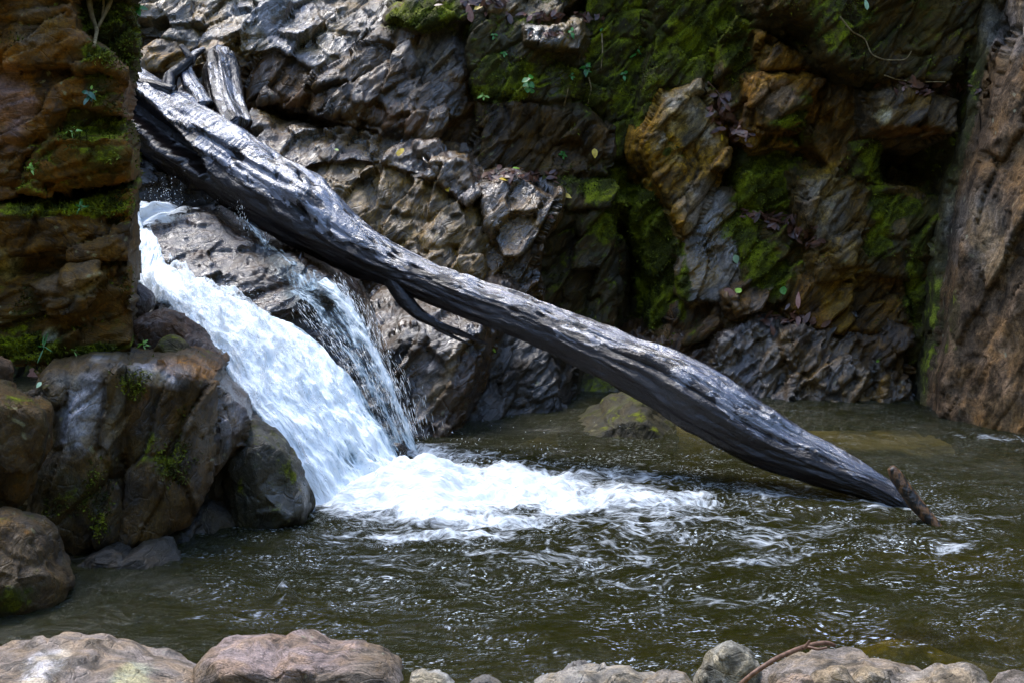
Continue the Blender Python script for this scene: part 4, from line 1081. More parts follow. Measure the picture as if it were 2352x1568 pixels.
wx = np.linspace(-5.2, 5.4, 620)
wy = np.linspace(5.6, 13.6, 640)
WX, WY = np.meshgrid(wx, wy)
X, Y_ = WX.ravel(), WY.ravel()
P2 = np.stack([X, Y_, np.zeros_like(X)], 1)
warpx = X + 0.14 * fbm(P2 * 1.6, 4, 101)
warpy = Y_ + 0.14 * fbm(P2 * 1.6 + 7, 4, 102)
def ell(u, v, ru, rv, k, rot=0.0, soft=0.6):
    c = on_water(u, v)
    sx = ru * c.y / FPX
    sy = 0.5 * abs(on_water(u, v - rv).y - on_water(u, v + rv).y)
    ca, sa = math.cos(rot), math.sin(rot)
    dx, dy = warpx - c.x, warpy - c.y
    a = (dx * ca + dy * sa) / sx
    b = (-dx * sa + dy * ca) / sy
    d = np.sqrt(a * a + b * b)
    return k * np.clip((1 + soft - d) / (2 * soft), 0, 1)
foam = np.zeros_like(X)
for e in [(960, 1130, 260, 55, 1.3), (800, 1140, 110, 35, 1.3), (1150, 1120, 200, 45, 1.1), (1050, 1190, 300, 28, 0.72), (1330, 1140, 200, 45, 0.75), (1450, 1150, 260, 50, 0.60),
          (1620, 1165, 120, 28, 0.42), (1560, 1200, 160, 26, 0.42), (980, 1235, 220, 16, 0.62), (1200, 1250, 200, 18, 0.36), (960, 1035, 80, 20, 0.62), (1050, 1060, 160, 22, 0.5), (1300, 1085, 180, 25, 0.45),
          (1760, 1125, 160, 16, 0.36), (1850, 1265, 110, 18, 0.22), (1720, 1290, 160, 22, 0.34), (2050, 1155, 120, 16, 0.36), (2180, 1190, 120, 18, 0.32), (1500, 1260, 300, 30, 0.25), (1350, 1320, 420, 45, 0.22),
          (1500, 1200, 350, 60, 0.40), (1250, 1285, 450, 40, 0.30), (1750, 1230, 380, 60, 0.30), (700, 1180, 40, 14, 0.3), (660, 1380, 30, 12, 0.42), (560, 1420, 120, 10, 0.3), (1700, 1380, 500, 60, 0.17), (2200, 1260, 150, 40, 0.2), (2280, 1000, 90, 10, 0.42), (2100, 910, 160, 5, 0.38)]:
    foam = np.maximum(foam, ell(*e[:4], soft=(0.95 if e[4] < 0.65 else 0.7), k=e[4] + (0.14 if e[4] < 0.65 else 0.1)))
turb = np.clip(foam * 1.2 - 0.2, 0, 1)
calm = 0.35 + 0.65 * np.clip(ell(1500, 1250, 900, 220, 1.0, soft=0.5), 0, 1)
shade = 0.5 * ell(250, 1350, 350, 90, 1.0, soft=0.5)
chop = np.clip(calm - shade * 0.15 + 0.5 * turb, 0.25, 1.3)
Z = chop * (0.020 * fbm(P2 * np.array([1.6, 3.0, 1]), 4, 111) + 0.010 * ridged(P2 * np.array([4, 8.0, 1]), 3, 112))
pc = on_water(1000, 1110)
rr_ = np.hypot(X - pc.x, (Y_ - pc.y) * 1.25) + 0.16 * fbm(P2 * 1.3, 3, 117)
Z += 0.011 * np.sin(rr_ * 26 + 2.5 * fbm(P2 * 1.1, 3, 118)) * (0.35 + 0.65 * fbm(P2 * 1.7, 3, 119)) * np.clip(1.25 - rr_ * 0.17, 0.25, 1)
Z += 0.006 * np.sin(rr_ * 47 + 4 * fbm(P2 * 2.3, 3, 121)) * np.clip(1.1 - rr_ * 0.16, 0.15, 1)
Z += turb * (0.085 * fbm(P2 * 4.2, 5, 113) + 0.04 * ridged(P2 * 8, 3, 114))
Z += 0.10 * np.clip(ell(880, 1115, 220, 45, 1.0), 0, 1) ** 2 + 0.0 + 0.07 * ell(660, 1380, 24, 9, 1.0)
bed = bed_height(X, Y_)
deep = 1 - np.exp(-np.clip(Z - bed, 0, 5) * 3.3)
deep = np.clip(deep + np.clip(foam - 0.55, 0, 1), 0, 1)
wat = make_mesh("pool_water", np.stack([X, Y_, Z], 1), grid_quads(len(wy), len(wx)), wm, attrs=dict(foam=foam, deep=deep, chop=chop), origin=False)
tag(wat, "dark olive green rippling pool with white foam spreading from the falls", "water", kind="structure")

# ------------------------------------------------------------------ the waterfall
fm, fnt = new_mat("white_falling_water")
g = NT(fnt)
fl = g.attr("flow").outputs["Color"]
cov = g.attr("cover").outputs["Fac"]
pos = g.n("NewGeometry").outputs["Position"]
n1 = g.noise(g.mapping(fl, scale=(4.0, 10, 1)), 1.0, 8.0, 0.68, 0.5)
n2 = g.noise(g.mapping(fl, scale=(9, 50, 1)), 1.0, 5.0, 0.6, 0.3)
n3 = g.noise(pos, 9, 6.0, 0.65, 0.3)
k = g.math('ADD', cov, g.math('ADD', g.math('MULTIPLY', g.math('SUBTRACT', n1, 0.5), 1.5), g.math('ADD', g.math('MULTIPLY', g.math('SUBTRACT', n2, 0.5), 0.7), g.math('MULTIPLY', g.math('SUBTRACT', n3, 0.5), 0.5))))
wht = g.ramp(k, 0.26, 0.66)
colr = g.mix(wht, (0.27, 0.38, 0.45), (0.88, 0.93, 0.96))
bp = g.n("Bump", None, Strength=0.8, Distance=0.06, Height=g.math('ADD', n1, g.math('ADD', g.math('MULTIPLY', n2, 0.5), g.math('MULTIPLY', n3, 0.25))))
df = g.n("BsdfPrincipled", None, Base_Color=colr, Roughness=0.35, Normal=bp.outputs[0])
tr = g.n("BsdfTransparent", None, Color=(0.85, 0.92, 0.96, 1))
alpha = g.ramp(k, 0.12, 0.5)
mx = g.n("MixShader", None, i0=alpha, i1=tr.outputs[0], i2=df.outputs[0])
g.n("OutputMaterial", None, Surface=mx.outputs[0])
MAT_FALL = fm
fm2, fnt2 = new_mat("torn_white_froth")
g = NT(fnt2)
fl = g.attr("flow").outputs["Color"]
cov = g.attr("cover").outputs["Fac"]
pos = g.n("NewGeometry").outputs["Position"]
n1 = g.noise(g.mapping(fl, scale=(4.5, 11, 1), loc=(3, 5, 0)), 1.0, 9.0, 0.72, 0.6)
n2 = g.noise(g.mapping(fl, scale=(14, 60, 1)), 1.0, 5.0, 0.65, 0.3)
k = g.math('ADD', cov, g.math('ADD', g.math('MULTIPLY', g.math('SUBTRACT', n1, 0.5), 1.9), g.math('MULTIPLY', g.math('SUBTRACT', n2, 0.5), 0.9)))
bp = g.n("Bump", None, Strength=0.7, Distance=0.05, Height=g.math('ADD', n1, g.math('MULTIPLY', n2, 0.4)))
df = g.n("BsdfPrincipled", None, Base_Color=(0.90, 0.94, 0.96, 1), Roughness=0.45, Normal=bp.outputs[0])
tl_ = g.n("BsdfTranslucent", None, Color=(0.88, 0.93, 0.96, 1))
df2 = g.n("MixShader", None, i0=0.3, i1=df.outputs[0], i2=tl_.outputs[0])
tr = g.n("BsdfTransparent", None, Color=(1, 1, 1, 1))
mx = g.n("MixShader", None, i0=g.ramp(k, 0.34, 0.72), i1=tr.outputs[0], i2=df2.outputs[0])
g.n("OutputMaterial", None, Surface=mx.outputs[0])
MAT_FROTH = fm2

def flow_sheet(name, left, right, n_s, n_t, cover, seed, amp=0.05, bulge=0.08):
    """a sheet of running water between two banks, each a list of (u, v, Y)"""
    def res(pl, n):
        P = np.array([at(*q) for q in pl])
        L = np.concatenate([[0], np.cumsum(np.linalg.norm(np.diff(P, axis=0), axis=1))])
        t = np.linspace(0, L[-1], n)
        Q = np.stack([np.interp(t, L, P[:, k]) for k in range(3)], 1)
        for _ in range(max(2, n // 30)):
            Q[1:-1] = 0.25 * Q[:-2] + 0.5 * Q[1:-1] + 0.25 * Q[2:]
        return Q, L[-1]
    A, la = res(left, n_s)
    Bq, lb = res(right, n_s)
    t = np.linspace(0, 1, n_t)
    G = A[:, None, :] * (1 - t)[None, :, None] + Bq[:, None, :] * t[None, :, None]
    s = np.linspace(0, (la + lb) / 2, n_s)
    wid = np.linalg.norm(A - Bq, axis=1)
    SS = np.repeat(s[:, None], n_t, 1)
    TT = t[None, :] * wid[:, None]
    ff = np.stack([SS.ravel(), TT.ravel(), np.zeros(SS.size)], 1)
    Q = grid_quads(n_s, n_t)
    V = G.reshape(-1, 3)
    N = vert_normals(V, Q)
    if N[:, 2].mean() < 0:
        N = -N; Q = Q[:, ::-1].copy()
    edge = np.sin(np.pi * t)[None, :] ** 0.5 * np.ones((n_s, 1))
    d = bulge * edge.ravel() + amp * (fbm(ff * np.array([2.4, 7, 1.]), 4, seed) + 0.6 * ridged(ff * np.array([3, 15, 1.]), 3, seed + 4) + 0.25 * fbm(ff * np.array([10, 16, 1.]), 3, seed + 8))
    V = V + N * d[:, None]
    cv = cover(s[:, None] / s[-1], t[None, :]) * np.ones((n_s, n_t))
    return make_mesh(name, V, Q, MAT_FALL, attrs=dict(flow=np.stack([ff[:, 0], ff[:, 1], 0 * ff[:, 0]], 1), cover=cv.ravel())), V, N

def cover_main(s, t):
    e = np.clip(np.minimum(t / 0.05, (1 - t) / 0.16), 0, 1)
    c = 0.78 + 0.25 * np.exp(-((s - 0.45) / 0.22) ** 2) - 0.32 * np.clip((s - 0.72) / 0.2, 0, 1) * np.clip(1 - np.abs(t - 0.5) / 0.5, 0, 1) + 0.5 * np.clip((s - 0.94) / 0.06, 0, 1)
    return c + 0.06 - 0.75 * (1 - e)
fall, FV, FN = flow_sheet("waterfall",
    [(200, 500, 11.6), (300, 560, 11.2), (310, 640, 10.8), (360, 700, 10.35), (440, 760, 10.1), (500, 830, 9.9), (560, 930, 9.7), (620, 1010, 9.58), (670, 1090, 9.5), (700, 1150, 9.48), (720, 1185, 9.45)],
    [(326, 500, 11.75), (328, 560, 11.45), (390, 640, 11.05), (540, 690, 10.75), (620, 735, 10.62), (700, 780, 10.5), (780, 850, 10.4), (840, 930, 10.32), (890, 1000, 10.25), (925, 1060, 10.2), (960, 1110, 10.1)],
    330, 150, cover_main, 201, amp=0.05, bulge=0.10)
froth, _v, _n = flow_sheet("froth",
    [(200, 500, 11.5), (300, 560, 11.1), (312, 645, 10.7), (362, 705, 10.25), (442, 765, 10.0), (502, 835, 9.8), (562, 935, 9.6), (622, 1015, 9.48), (672, 1095, 9.4), (704, 1155, 9.4), (724, 1190, 9.4)],
    [(326, 500, 11.65), (330, 560, 11.35), (395, 632, 10.95), (520, 690, 10.62), (605, 735, 10.48), (690, 785, 10.36), (775, 855, 10.27), (842, 930, 10.2), (895, 1000, 10.14), (935, 1052, 10.1), (970, 1105, 10.05)],
    330, 150, lambda s, t: 0.34 + 0.16 * np.exp(-((s - 0.4) / 0.25) ** 2) - 0.12 * np.clip((s - 0.7) / 0.2, 0, 1) - 0.1 * np.clip(1 - np.minimum(t / 0.06, (1 - t) / 0.06), 0, 1), 271, amp=0.11, bulge=0.08)
froth.data.materials[0] = MAT_FROTH
froth.parent = fall
froth.matrix_parent_inverse = Matrix.Translation(-fall.location)
tag(fall, "main white cascade rushing down between the left boulders and the brown slab", "waterfall", kind="structure")

# upper white water arriving from behind the pillar
up_, UV_, UN_ = flow_sheet("upper_white_water",
    [(200, 530, 11.6), (300, 545, 11.55), (345, 525, 11.6), (420, 508, 11.62), (500, 508, 11.62), (545, 505, 11.62)],
    [(200, 458, 11.8), (330, 460, 11.8), (400, 472, 11.78), (470, 484, 11.74), (530, 490, 11.7), (550, 498, 11.66)], 60, 70,
    lambda s, t: 1.0 - 0.75 * np.clip((s - 0.35) / 0.6, 0, 1) - 0.35 * np.abs(t - 0.5) * 2, 221, amp=0.07, bulge=0.05)
up_.data.materials[0] = MAT_FROTH
tag(up_, "strip of white water entering above the brown slab, below the log", "water", kind="structure")

# thin veil on the right side of the slab
def cover_veil(s, t):
    e = np.clip(np.minimum(t / 0.2, (1 - t) / 0.12), 0, 1)
    return 0.35 - 0.5 * (1 - e) - 0.16 * np.exp(-((t - 0.45) / 0.16) ** 2) + 0.16 * np.exp(-((t - 0.82) / 0.12) ** 2) + 0.0 * s
veil, VV, VN = flow_sheet("thin_side_cascade",
    [(650, 680, 10.85), (705, 715, 10.68), (755, 780, 10.52), (810, 860, 10.4), (860, 940, 10.34), (895, 1015, 10.3)],
    [(760, 640, 10.95), (815, 690, 10.75), (860, 780, 10.55), (905, 880, 10.45), (935, 960, 10.42), (960, 1040, 10.4)], 150, 90,
    cover_veil, 241, amp=0.03, bulge=0.03)
tag(veil, "thin lacy side cascade falling right of the main waterfall over dark rock", "waterfall", kind="structure")

# films of water over the slab
film, _v, _n = flow_sheet("water_film",
    [(540, 500, 11.55), (590, 560, 11.3), (640, 620, 11.05), (660, 690, 10.85)],
    [(590, 520, 11.5), (640, 570, 11.25), (720, 620, 11.05), (780, 655, 10.9)], 70, 50,
    lambda s, t: 0.30 - 0.3 * np.abs(t - 0.5) * 2 + 0 * s, 251, amp=0.02, bulge=0.02)
tag(film, "sparkling film of water running down the right side of the brown slab", "water", kind="structure")

# ------------------------------------------------------------------ spray
dm, dnt = new_mat("water_drops")
g = NT(dnt)
pr = g.n("BsdfPrincipled", None, Base_Color=(0.85, 0.9, 0.94, 1), Roughness=0.15)
g.n("OutputMaterial", None, Surface=pr.outputs[0])
rng = np.random.default_rng(7)
OCT_V = np.array([(1, 0, 0), (-1, 0, 0), (0, 1, 0), (0, -1, 0), (0, 0, 1), (0, 0, -1)], float)
OCT_F = [(0, 2, 4), (2, 1, 4), (1, 3, 4), (3, 0, 4), (2, 0, 5), (1, 2, 5), (3, 1, 5), (0, 3, 5)]
def drops(name, pts, dirs, lens, rads, label):
    V, F = [], []
    for p, d, l, r in zip(pts, dirs, lens, rads):
        d = d / (np.linalg.norm(d) + 1e-9)
        a = np.cross(d, [0.3, 0.9, 0.2]); a /= np.linalg.norm(a)
        b = np.cross(d, a)
        n0 = len(V)
        for q in OCT_V:
            V.append(p + a * q[0] * r + b * q[1] * r + d * q[2] * l)
        F += [[n0 + i for i in f] for f in OCT_F]
    o = make_mesh(name, np.array(V), F, dm)
    tag(o, label, "spray", kind="stuff")
def scatter(u, v, su, sv, Y, n, vel=(0, 0, 1), rmin=0.0006, rmax=0.0028, lmul=3.0, sy=0.15):
    P, D, L_, R_ = [], [], [], []
    for i in range(n):
        uu, vv = u + rng.normal() * su, v + rng.normal() * sv
        y = Y + rng.normal() * sy
        p = np.array(at(uu, vv, y))
        if p[2] < 0.0: p[2] = abs(p[2]) * 0.3
        r = rng.uniform(rmin, rmax) * rng.uniform(0.5, 1)
        P.append(p); R_.append(r); L_.append(r * rng.uniform(1, lmul))
        D.append(np.array(vel) + rng.normal(size=3) * 0.5)
    return P, D, L_, R_
def gather(*ss):
    out = ([], [], [], [])
    for s in ss:
        for i in range(4): out[i].extend(s[i])
    return out
d_ = gather(scatter(900, 1060, 90, 25, 10.1, 350), scatter(1100, 1075, 150, 20, 10.3, 260), scatter(740, 1150, 60, 20, 9.6, 150), scatter(1300, 1110, 180, 25, 10.0, 120, rmax=0.003),
            scatter(1050, 1020, 150, 25, 10.7, 120, rmax=0.004))
drops("plunge_spray", *d_, "fine drops of spray thrown up where the waterfall meets the pool")
d_ = gather(scatter(375, 455, 22, 26, 11.7, 170, rmax=0.004), scatter(430, 480, 60, 12, 11.7, 120), scatter(540, 690, 60, 16, 10.75, 180), scatter(460, 665, 60, 16, 10.85, 120))
drops("splash_drops", *d_, "white drops splashing above the upper white water under the log")
# falling streaks of the veil
P_, D_, L2, R2 = [], [], [], []
veil_paths = [[(770, 650, 10.85), (820, 710, 10.6), (865, 810, 10.45), (910, 910, 10.36), (940, 1000, 10.33)], [(690, 700, 10.75), (750, 760, 10.5), (800, 820, 10.4), (850, 900, 10.3), (890, 1000, 10.28)]]
for k_ in range(1500):
    pth = veil_paths[0] if rng.random() < 0.68 else veil_paths[1]
    t_ = rng.random() * (len(pth) - 1.001)
    i_ = int(t_); f_ = t_ - i_
    a_ = np.array(pth[i_]); b2_ = np.array(pth[i_ + 1])
    q_ = a_ * (1 - f_) + b2_ * f_
    sp = 12 + 14 * t_ / 4
    p_ = np.array(at(q_[0] + rng.normal() * sp, q_[1] + rng.normal() * 10, q_[2] - abs(rng.normal()) * 0.05))
    if p_[2] < 0.01: continue
    dv = np.array(at(*b2_)) - np.array(at(*a_))
    P_.append(p_); D_.append(dv / np.linalg.norm(dv) + rng.normal(size=3) * 0.12 + np.array([0, 0, -0.25]))
    R2.append(rng.uniform(0.0005, 0.0015)); L2.append(rng.uniform(0.004, 0.04))
drops("falling_streaks", P_, D_, L2, R2, "bright falling streaks of water in the thin side cascade")
# drips from the underside of the log
d_ = gather(*[scatter(u, v, 5, 16, Y, 45, vel=(0.1, 0, -3), rmin=0.001, rmax=0.003, lmul=8, sy=0.05) for (u, v, Y) in [(565, 520, 11.5), (612, 560, 11.4), (550, 490, 11.5)]])
drops("log_drips", *d_, "thin drips of water hanging from the underside of the log")

# ------------------------------------------------------------------ leaves, litter and plants
def leaf_geo(length, width, curl=0.15, fold=0.12, n=6):
    """a pointed blade along +x, lying on z = 0"""
    V, F = [], []
    for i in range(n + 1):
        t = i / n
        w = width * 0.5 * math.sin(math.pi * min(1, t ** 0.8 * 0.97 + 0.03)) ** 0.8 if 0 < i < n else 0.0005
        z = curl * length * (t * t - t) * -1
        V += [(t * length, -w, z + fold * w), (t * length, 0, z), (t * length, w, z + fold * w)]
    for i in range(n):
        a = i * 3
        F += [[a, a + 3, a + 4, a + 1], [a + 1, a + 4, a + 5, a + 2]]
    return np.array(V), F
def place(V, p, normal, spin, tilt=0.0):
    n = Vector(normal).normalized()
    q = n.to_track_quat('Z', 'Y').to_matrix()
    m = q @ Matrix.Rotation(spin, 3, 'Z') @ Matrix.Rotation(tilt, 3, 'Y')
    return (V @ np.array(m).T) + np.array(p)

def pick(u, v, masses):
    best = None
    for s in masses:
        p, n = s.hit(u, v)
        if p is not None and (best is None or p.y < best[0].y):
            if n.dot(ray(u, v)) > 0: n = -n
            best = (p, n)
    return best
MASSES = [cliff, ledge, under, butt, pillar, lower, mid]
rl = random.Random(5)
def leaf(name, mat, u, v, size, label, masses=MASSES, shape=0.42, group=None, spin=None):
    h = pick(u, v, masses)
    if h is None: return None
    p, n = h
    L = size * p.y / FPX
    nn = (n + Vector((0, -0.5, 0.4))).normalized()
    V, F = leaf_geo(L, L * shape, curl=rl.uniform(0.05, 0.2))
    V[:, 0] -= L / 2
    V = place(V, p + nn * 0.012, nn, spin if spin is not None else rl.uniform(0, 6.28))
    o = make_mesh(name, V, F, mat)
    tag(o, label, "leaf", group or "fallen leaves on the rocks")
    return o
leaf("fallen_leaf", MAT_LEAF_YELLOW, 1365, 354, 24, "single bright yellow leaf on the dark wall in the middle of the cliff", shape=0.6)
leaf("fallen_leaf", MAT_LEAF_YELLOW, 1158, 416, 26, "orange yellow leaf in the brown litter above the glistening block")
leaf("fallen_leaf", MAT_LEAF_YELLOW, 1302, 452, 28, "yellow leaf on the dark ledge right of the glistening block")
leaf("fallen_leaf", MAT_LEAF_YELLOW, 1030, 436, 24, "olive yellow leaf on the banded dome of rock behind the log")
leaf("fallen_leaf", MAT_LEAF_YELLOW, 918, 354, 32, "yellow leaf on the wet ledge above the banded dome")
leaf("fallen_leaf", MAT_LEAF_YELLOW, 1102, 18, 30, "yellow leaf near the top edge above the mossy wall")
leaf("fallen_leaf", MAT_LEAF_YELLOW, 1656, 317, 16, "upper small yellow leaf on the pale cliff face")
leaf("fallen_leaf", MAT_LEAF_YELLOW, 1697, 320, 18, "right small yellow leaf in the litter beside the pale cliff face")
leaf("fallen_leaf", MAT_LEAF_PINK, 1080, 30, 44, "big faded pink leaf near the top edge in the middle", spin=1.8)
leaf("fallen_leaf", MAT_LEAF_PINK, 1836, 690, 40, "long faded pink leaf on the rubble above the far ledge", spin=1.7, shape=0.35)
leaf("fallen_leaf", MAT_LEAF_PINK, 1678, 672, 32, "reddish pink leaf on the rubble left of the round knob of rock", shape=0.6)
leaf("fallen_leaf", MAT_LEAF_PINK, 1268, 500, 30, "dull pink leaf lying right of the glistening block", spin=0.8)
leaf("fallen_leaf", MAT_LEAF_PALE, 1688, 596, 22, "pale mint green leaf on the grey fractured cliff face", shape=0.85)
leaf("fallen_leaf", MAT_LEAF_LIME, 2013, 829, 24, "lime green leaf on the wet ledge at the far waterline", spin=1.2)
leaf("fallen_leaf", MAT_LEAF_LIME, 1696, 670, 20, "round lime leaf beside the reddish pink leaf on the rubble", shape=0.8)
leaf("fallen_leaf", MAT_LEAF, 1802, 670, 32, "fresh green leaf on the rubble right of the round knob of rock", shape=0.6)
leaf("fallen_leaf", MAT_LEAF_LIME, 1366, 764, 16, "lime leaf on the dark rock just above the log")
leaf("fallen_leaf", MAT_LEAF_LIME, 1132, 1005 - 200, 18, "yellow green leaf on the dark sloping rock beneath the log")
leaf("fallen_leaf", MAT_LEAF_PINK, 80, 860, 50, "crumpled pinkish brown leaf on top of the big smooth boulder", shape=0.5)
leaf("fallen_leaf", MAT_LEAF_PALE, 92, 886, 18, "small pale green leaf on the big smooth boulder", shape=0.7)
leaf("fallen_leaf", MAT_LEAF_LIME, 775, 347, 14, "tiny lime leaf at the left end of the wet ledge above the dome")
leaf("fallen_leaf", MAT_LEAF_LIME, 1185, 390, 18, "small yellow green leaf at the foot of the mossy wall")
leaf("fallen_leaf", MAT_LEAF_PALE, 1988, 12, 26, "pale buff leaf high on the overhanging slab at the upper right", spin=1.7)

def litter(u, v, su, sv, n, label, rot=0.0, size=(14, 34)):
    Vs, Fs, k = [], [], 0
    rr = random.Random(int(u * 7 + v))
    for i in range(n):
        a, b = rr.gauss(0, 1) * su, rr.gauss(0, 1) * sv
        uu, vv = u + a * math.cos(rot) - b * math.sin(rot), v + a * math.sin(rot) + b * math.cos(rot)
        h = pick(uu, vv, MASSES)
        if h is None: continue
        p, nrm = h
        L = rr.uniform(*size) * p.y / FPX
        V, F = leaf_geo(L, L * rr.uniform(0.3, 0.5), curl=rr.uniform(0.05, 0.35), n=4)
        V[:, 0] -= L / 2
        nn = (nrm + Vector((rr.uniform(-.6, .6), -0.4 + rr.uniform(-.6, .6), 0.6))).normalized()
        V = place(V, p + nn * rr.uniform(0.008, 0.03), nn, rr.uniform(0, 6.28))
        Vs.append(V); Fs += [[j + k for j in f] for f in F]; k += len(V)
    if Vs:
        o = make_mesh("leaf_litter", np.concatenate(Vs), Fs, MAT_LEAF_BROWN)
        tag(o, label, "leaf litter", kind="stuff")
litter(1190, 408, 45, 7, 60, "brown leaf litter on the ledge above the glistening block")
litter(1660, 255, 16, 24, 50, "brown leaf litter in the gully beside the pale cliff face", 0.4)
litter(1690, 305, 20, 12, 26, "sparse brown leaf litter low in the gully by the yellow leaf", 0.8)
litter(1780, 510, 40, 10, 60, "reddish brown leaf litter caught on the mossy right hand cliff", 0.3)
litter(1840, 540, 26, 8, 34, "dark red leaf litter beside the grey knob on the cliff", 0.5)
litter(1800, 735, 30, 9, 40, "reddish leaf litter on the top of the far ledge")
litter(2150, 205, 45, 8, 60, "brown leaf litter on the boulder under the overhanging slab")
litter(1270, 40, 50, 5, 40, "brown leaf litter on the top shelf of the mossy wall")
litter(1090, 10, 60, 5, 26, "leaf litter at the top edge left of the mossy wall")
litter(1260, 82, 30, 4, 14, "thin line of dead leaves below the top shelf", size=(12, 22))

def plant(name, u, v, stem_px, n_leaves, leaf_px, mat, label, masses=MASSES, spread=0.9, shape=0.45, droop=0.3, seed=0, cat="plant", vec=None):
    h = pick(u, v, masses)
    if h is None: return
    p, n = h
    rr = random.Random(seed + int(u))
    sc = p.y / FPX
    root = empty(name, p)
    tag(root, label, cat, "small plants growing on the rocks")
    tipdir = vec if vec is not None else (Vector((0, -0.35, 1)) + n * 0.35).normalized()
    H = stem_px * sc
    pts = [(p + tipdir * H * t + Vector((0.02 * math.sin(3 * t + seed), -0.01 * t, 0)), 0.0032 * (1 - 0.6 * t)) for t in (0, .33, .66, 1)]
    V, F, *_ = spine_mesh(pts, 10, 6, wobble=0.0)
    make_mesh("stem", V, F, MAT_ROOT, parent=root)
    for i in range(n_leaves):
        t = 0.3 + 0.7 * (i + 0.5) / n_leaves
        L = leaf_px * sc * rr.uniform(0.7, 1.15)
        V, F = leaf_geo(L, L * shape, curl=droop)
        az = i * 2.4 + rr.uniform(-.4, .4)
        nn = Vector((math.cos(az) * spread * 0.6, -0.75 + 0.3 * math.sin(az), 0.7)).normalized()
        V = place(V, p + tipdir * H * t, nn, az, rr.uniform(-0.2, 0.3))
        make_mesh("leaf", V, F, mat, parent=root)
P_ALL = MASSES
plant("seedling", 210, 245, 40, 6, 30, MAT_LEAF_DARK, "small bluish green seedling in the cleft of the left pillar")
plant("seedling", 215, 225, 26, 2, 18, MAT_LEAF_LIME, "tiny lime shoot above the bluish seedling on the left pillar")
plant("fern_tuft", 76, 398, 18, 7, 20, MAT_LEAF_LIME, "bright little fern tuft on the orange crust of the left pillar", cat="fern", shape=0.3)
plant("fern_tuft", 165, 312, 16, 7, 20, MAT_LEAF_LIME, "little green fern tuft on the ledge above the orange bulge of the pillar", cat="fern", shape=0.3)
plant("leafy_sprig", 310, 18, 14, 8, 30, MAT_LEAF, "green leafy sprig at the top edge of the left pillar", vec=Vector((0.6, -0.6, 0.1)))
plant("vine", 1212, 225, 62, 9, 17, MAT_LEAF, "upright green vine with heart shaped leaves on the mossy wall", shape=0.85, cat="vine", droop=0.1)
plant("seedling", 1348, 172, 26, 6, 20, MAT_LEAF, "green star shaped seedling right of the heart leaved vine")
plant("seedling", 1310, 182, 12, 4, 13, MAT_LEAF, "tiny seedling low between the vine and the star shaped seedling")
plant("seedling", 1292, 365, 14, 7, 14, MAT_LEAF, "small green tuft at the foot of the dark wall in the middle")
plant("seedling", 1135, 90, 12, 6, 15, MAT_LEAF, "small leafy tuft on the upper left of the mossy wall")
plant("seedling", 1155, 132, 12, 6, 14, MAT_LEAF, "small leafy tuft in the middle of the mossy wall, left of the vine")
plant("seedling", 1110, 226, 10, 8, 15, MAT_LEAF_LIME, "low lime tuft at the lower left corner of the mossy wall")
plant("seedling", 1312, 82, 12, 5, 16, MAT_LEAF, "small plant on the top right corner of the mossy wall")
plant("hanging_plant", 1385, 40, -46, 12, 22, MAT_LEAF, "hanging green plant at the top of the dark gully", vec=Vector((0.1, -0.2, 0.97)))
plant("hanging_plant", 1465, 100, -24, 8, 18, MAT_LEAF, "small hanging plant lower in the dark gully right of the mossy wall", vec=Vector((0.1, -0.2, 0.97)))
plant("seedling", 1430, 185, 20, 5, 20, MAT_LEAF, "seedling with a drooping leaf in the dark gully")
plant("grass_tuft", 103, 815, 34, 7, 40, MAT_LEAF, "upright grass tuft at the foot of the left pillar", shape=0.1, cat="grass tuft", droop=0.05)
plant("grass_tuft", 172, 815, 18, 5, 24, MAT_LEAF_LIME, "short grass tuft right of the upright one at the pillar foot", shape=0.12, cat="grass tuft", droop=0.05)
plant("grass_tuft", 330, 800, 16, 9, 26, MAT_LEAF_LIME, "bright green grass tuft at the right foot of the pillar", shape=0.14, cat="grass tuft")
plant("fern_tuft", 185, 485, 14, 7, 22, MAT_LEAF, "thin fern on the mossy shelf halfway up the pillar", cat="fern", shape=0.2)

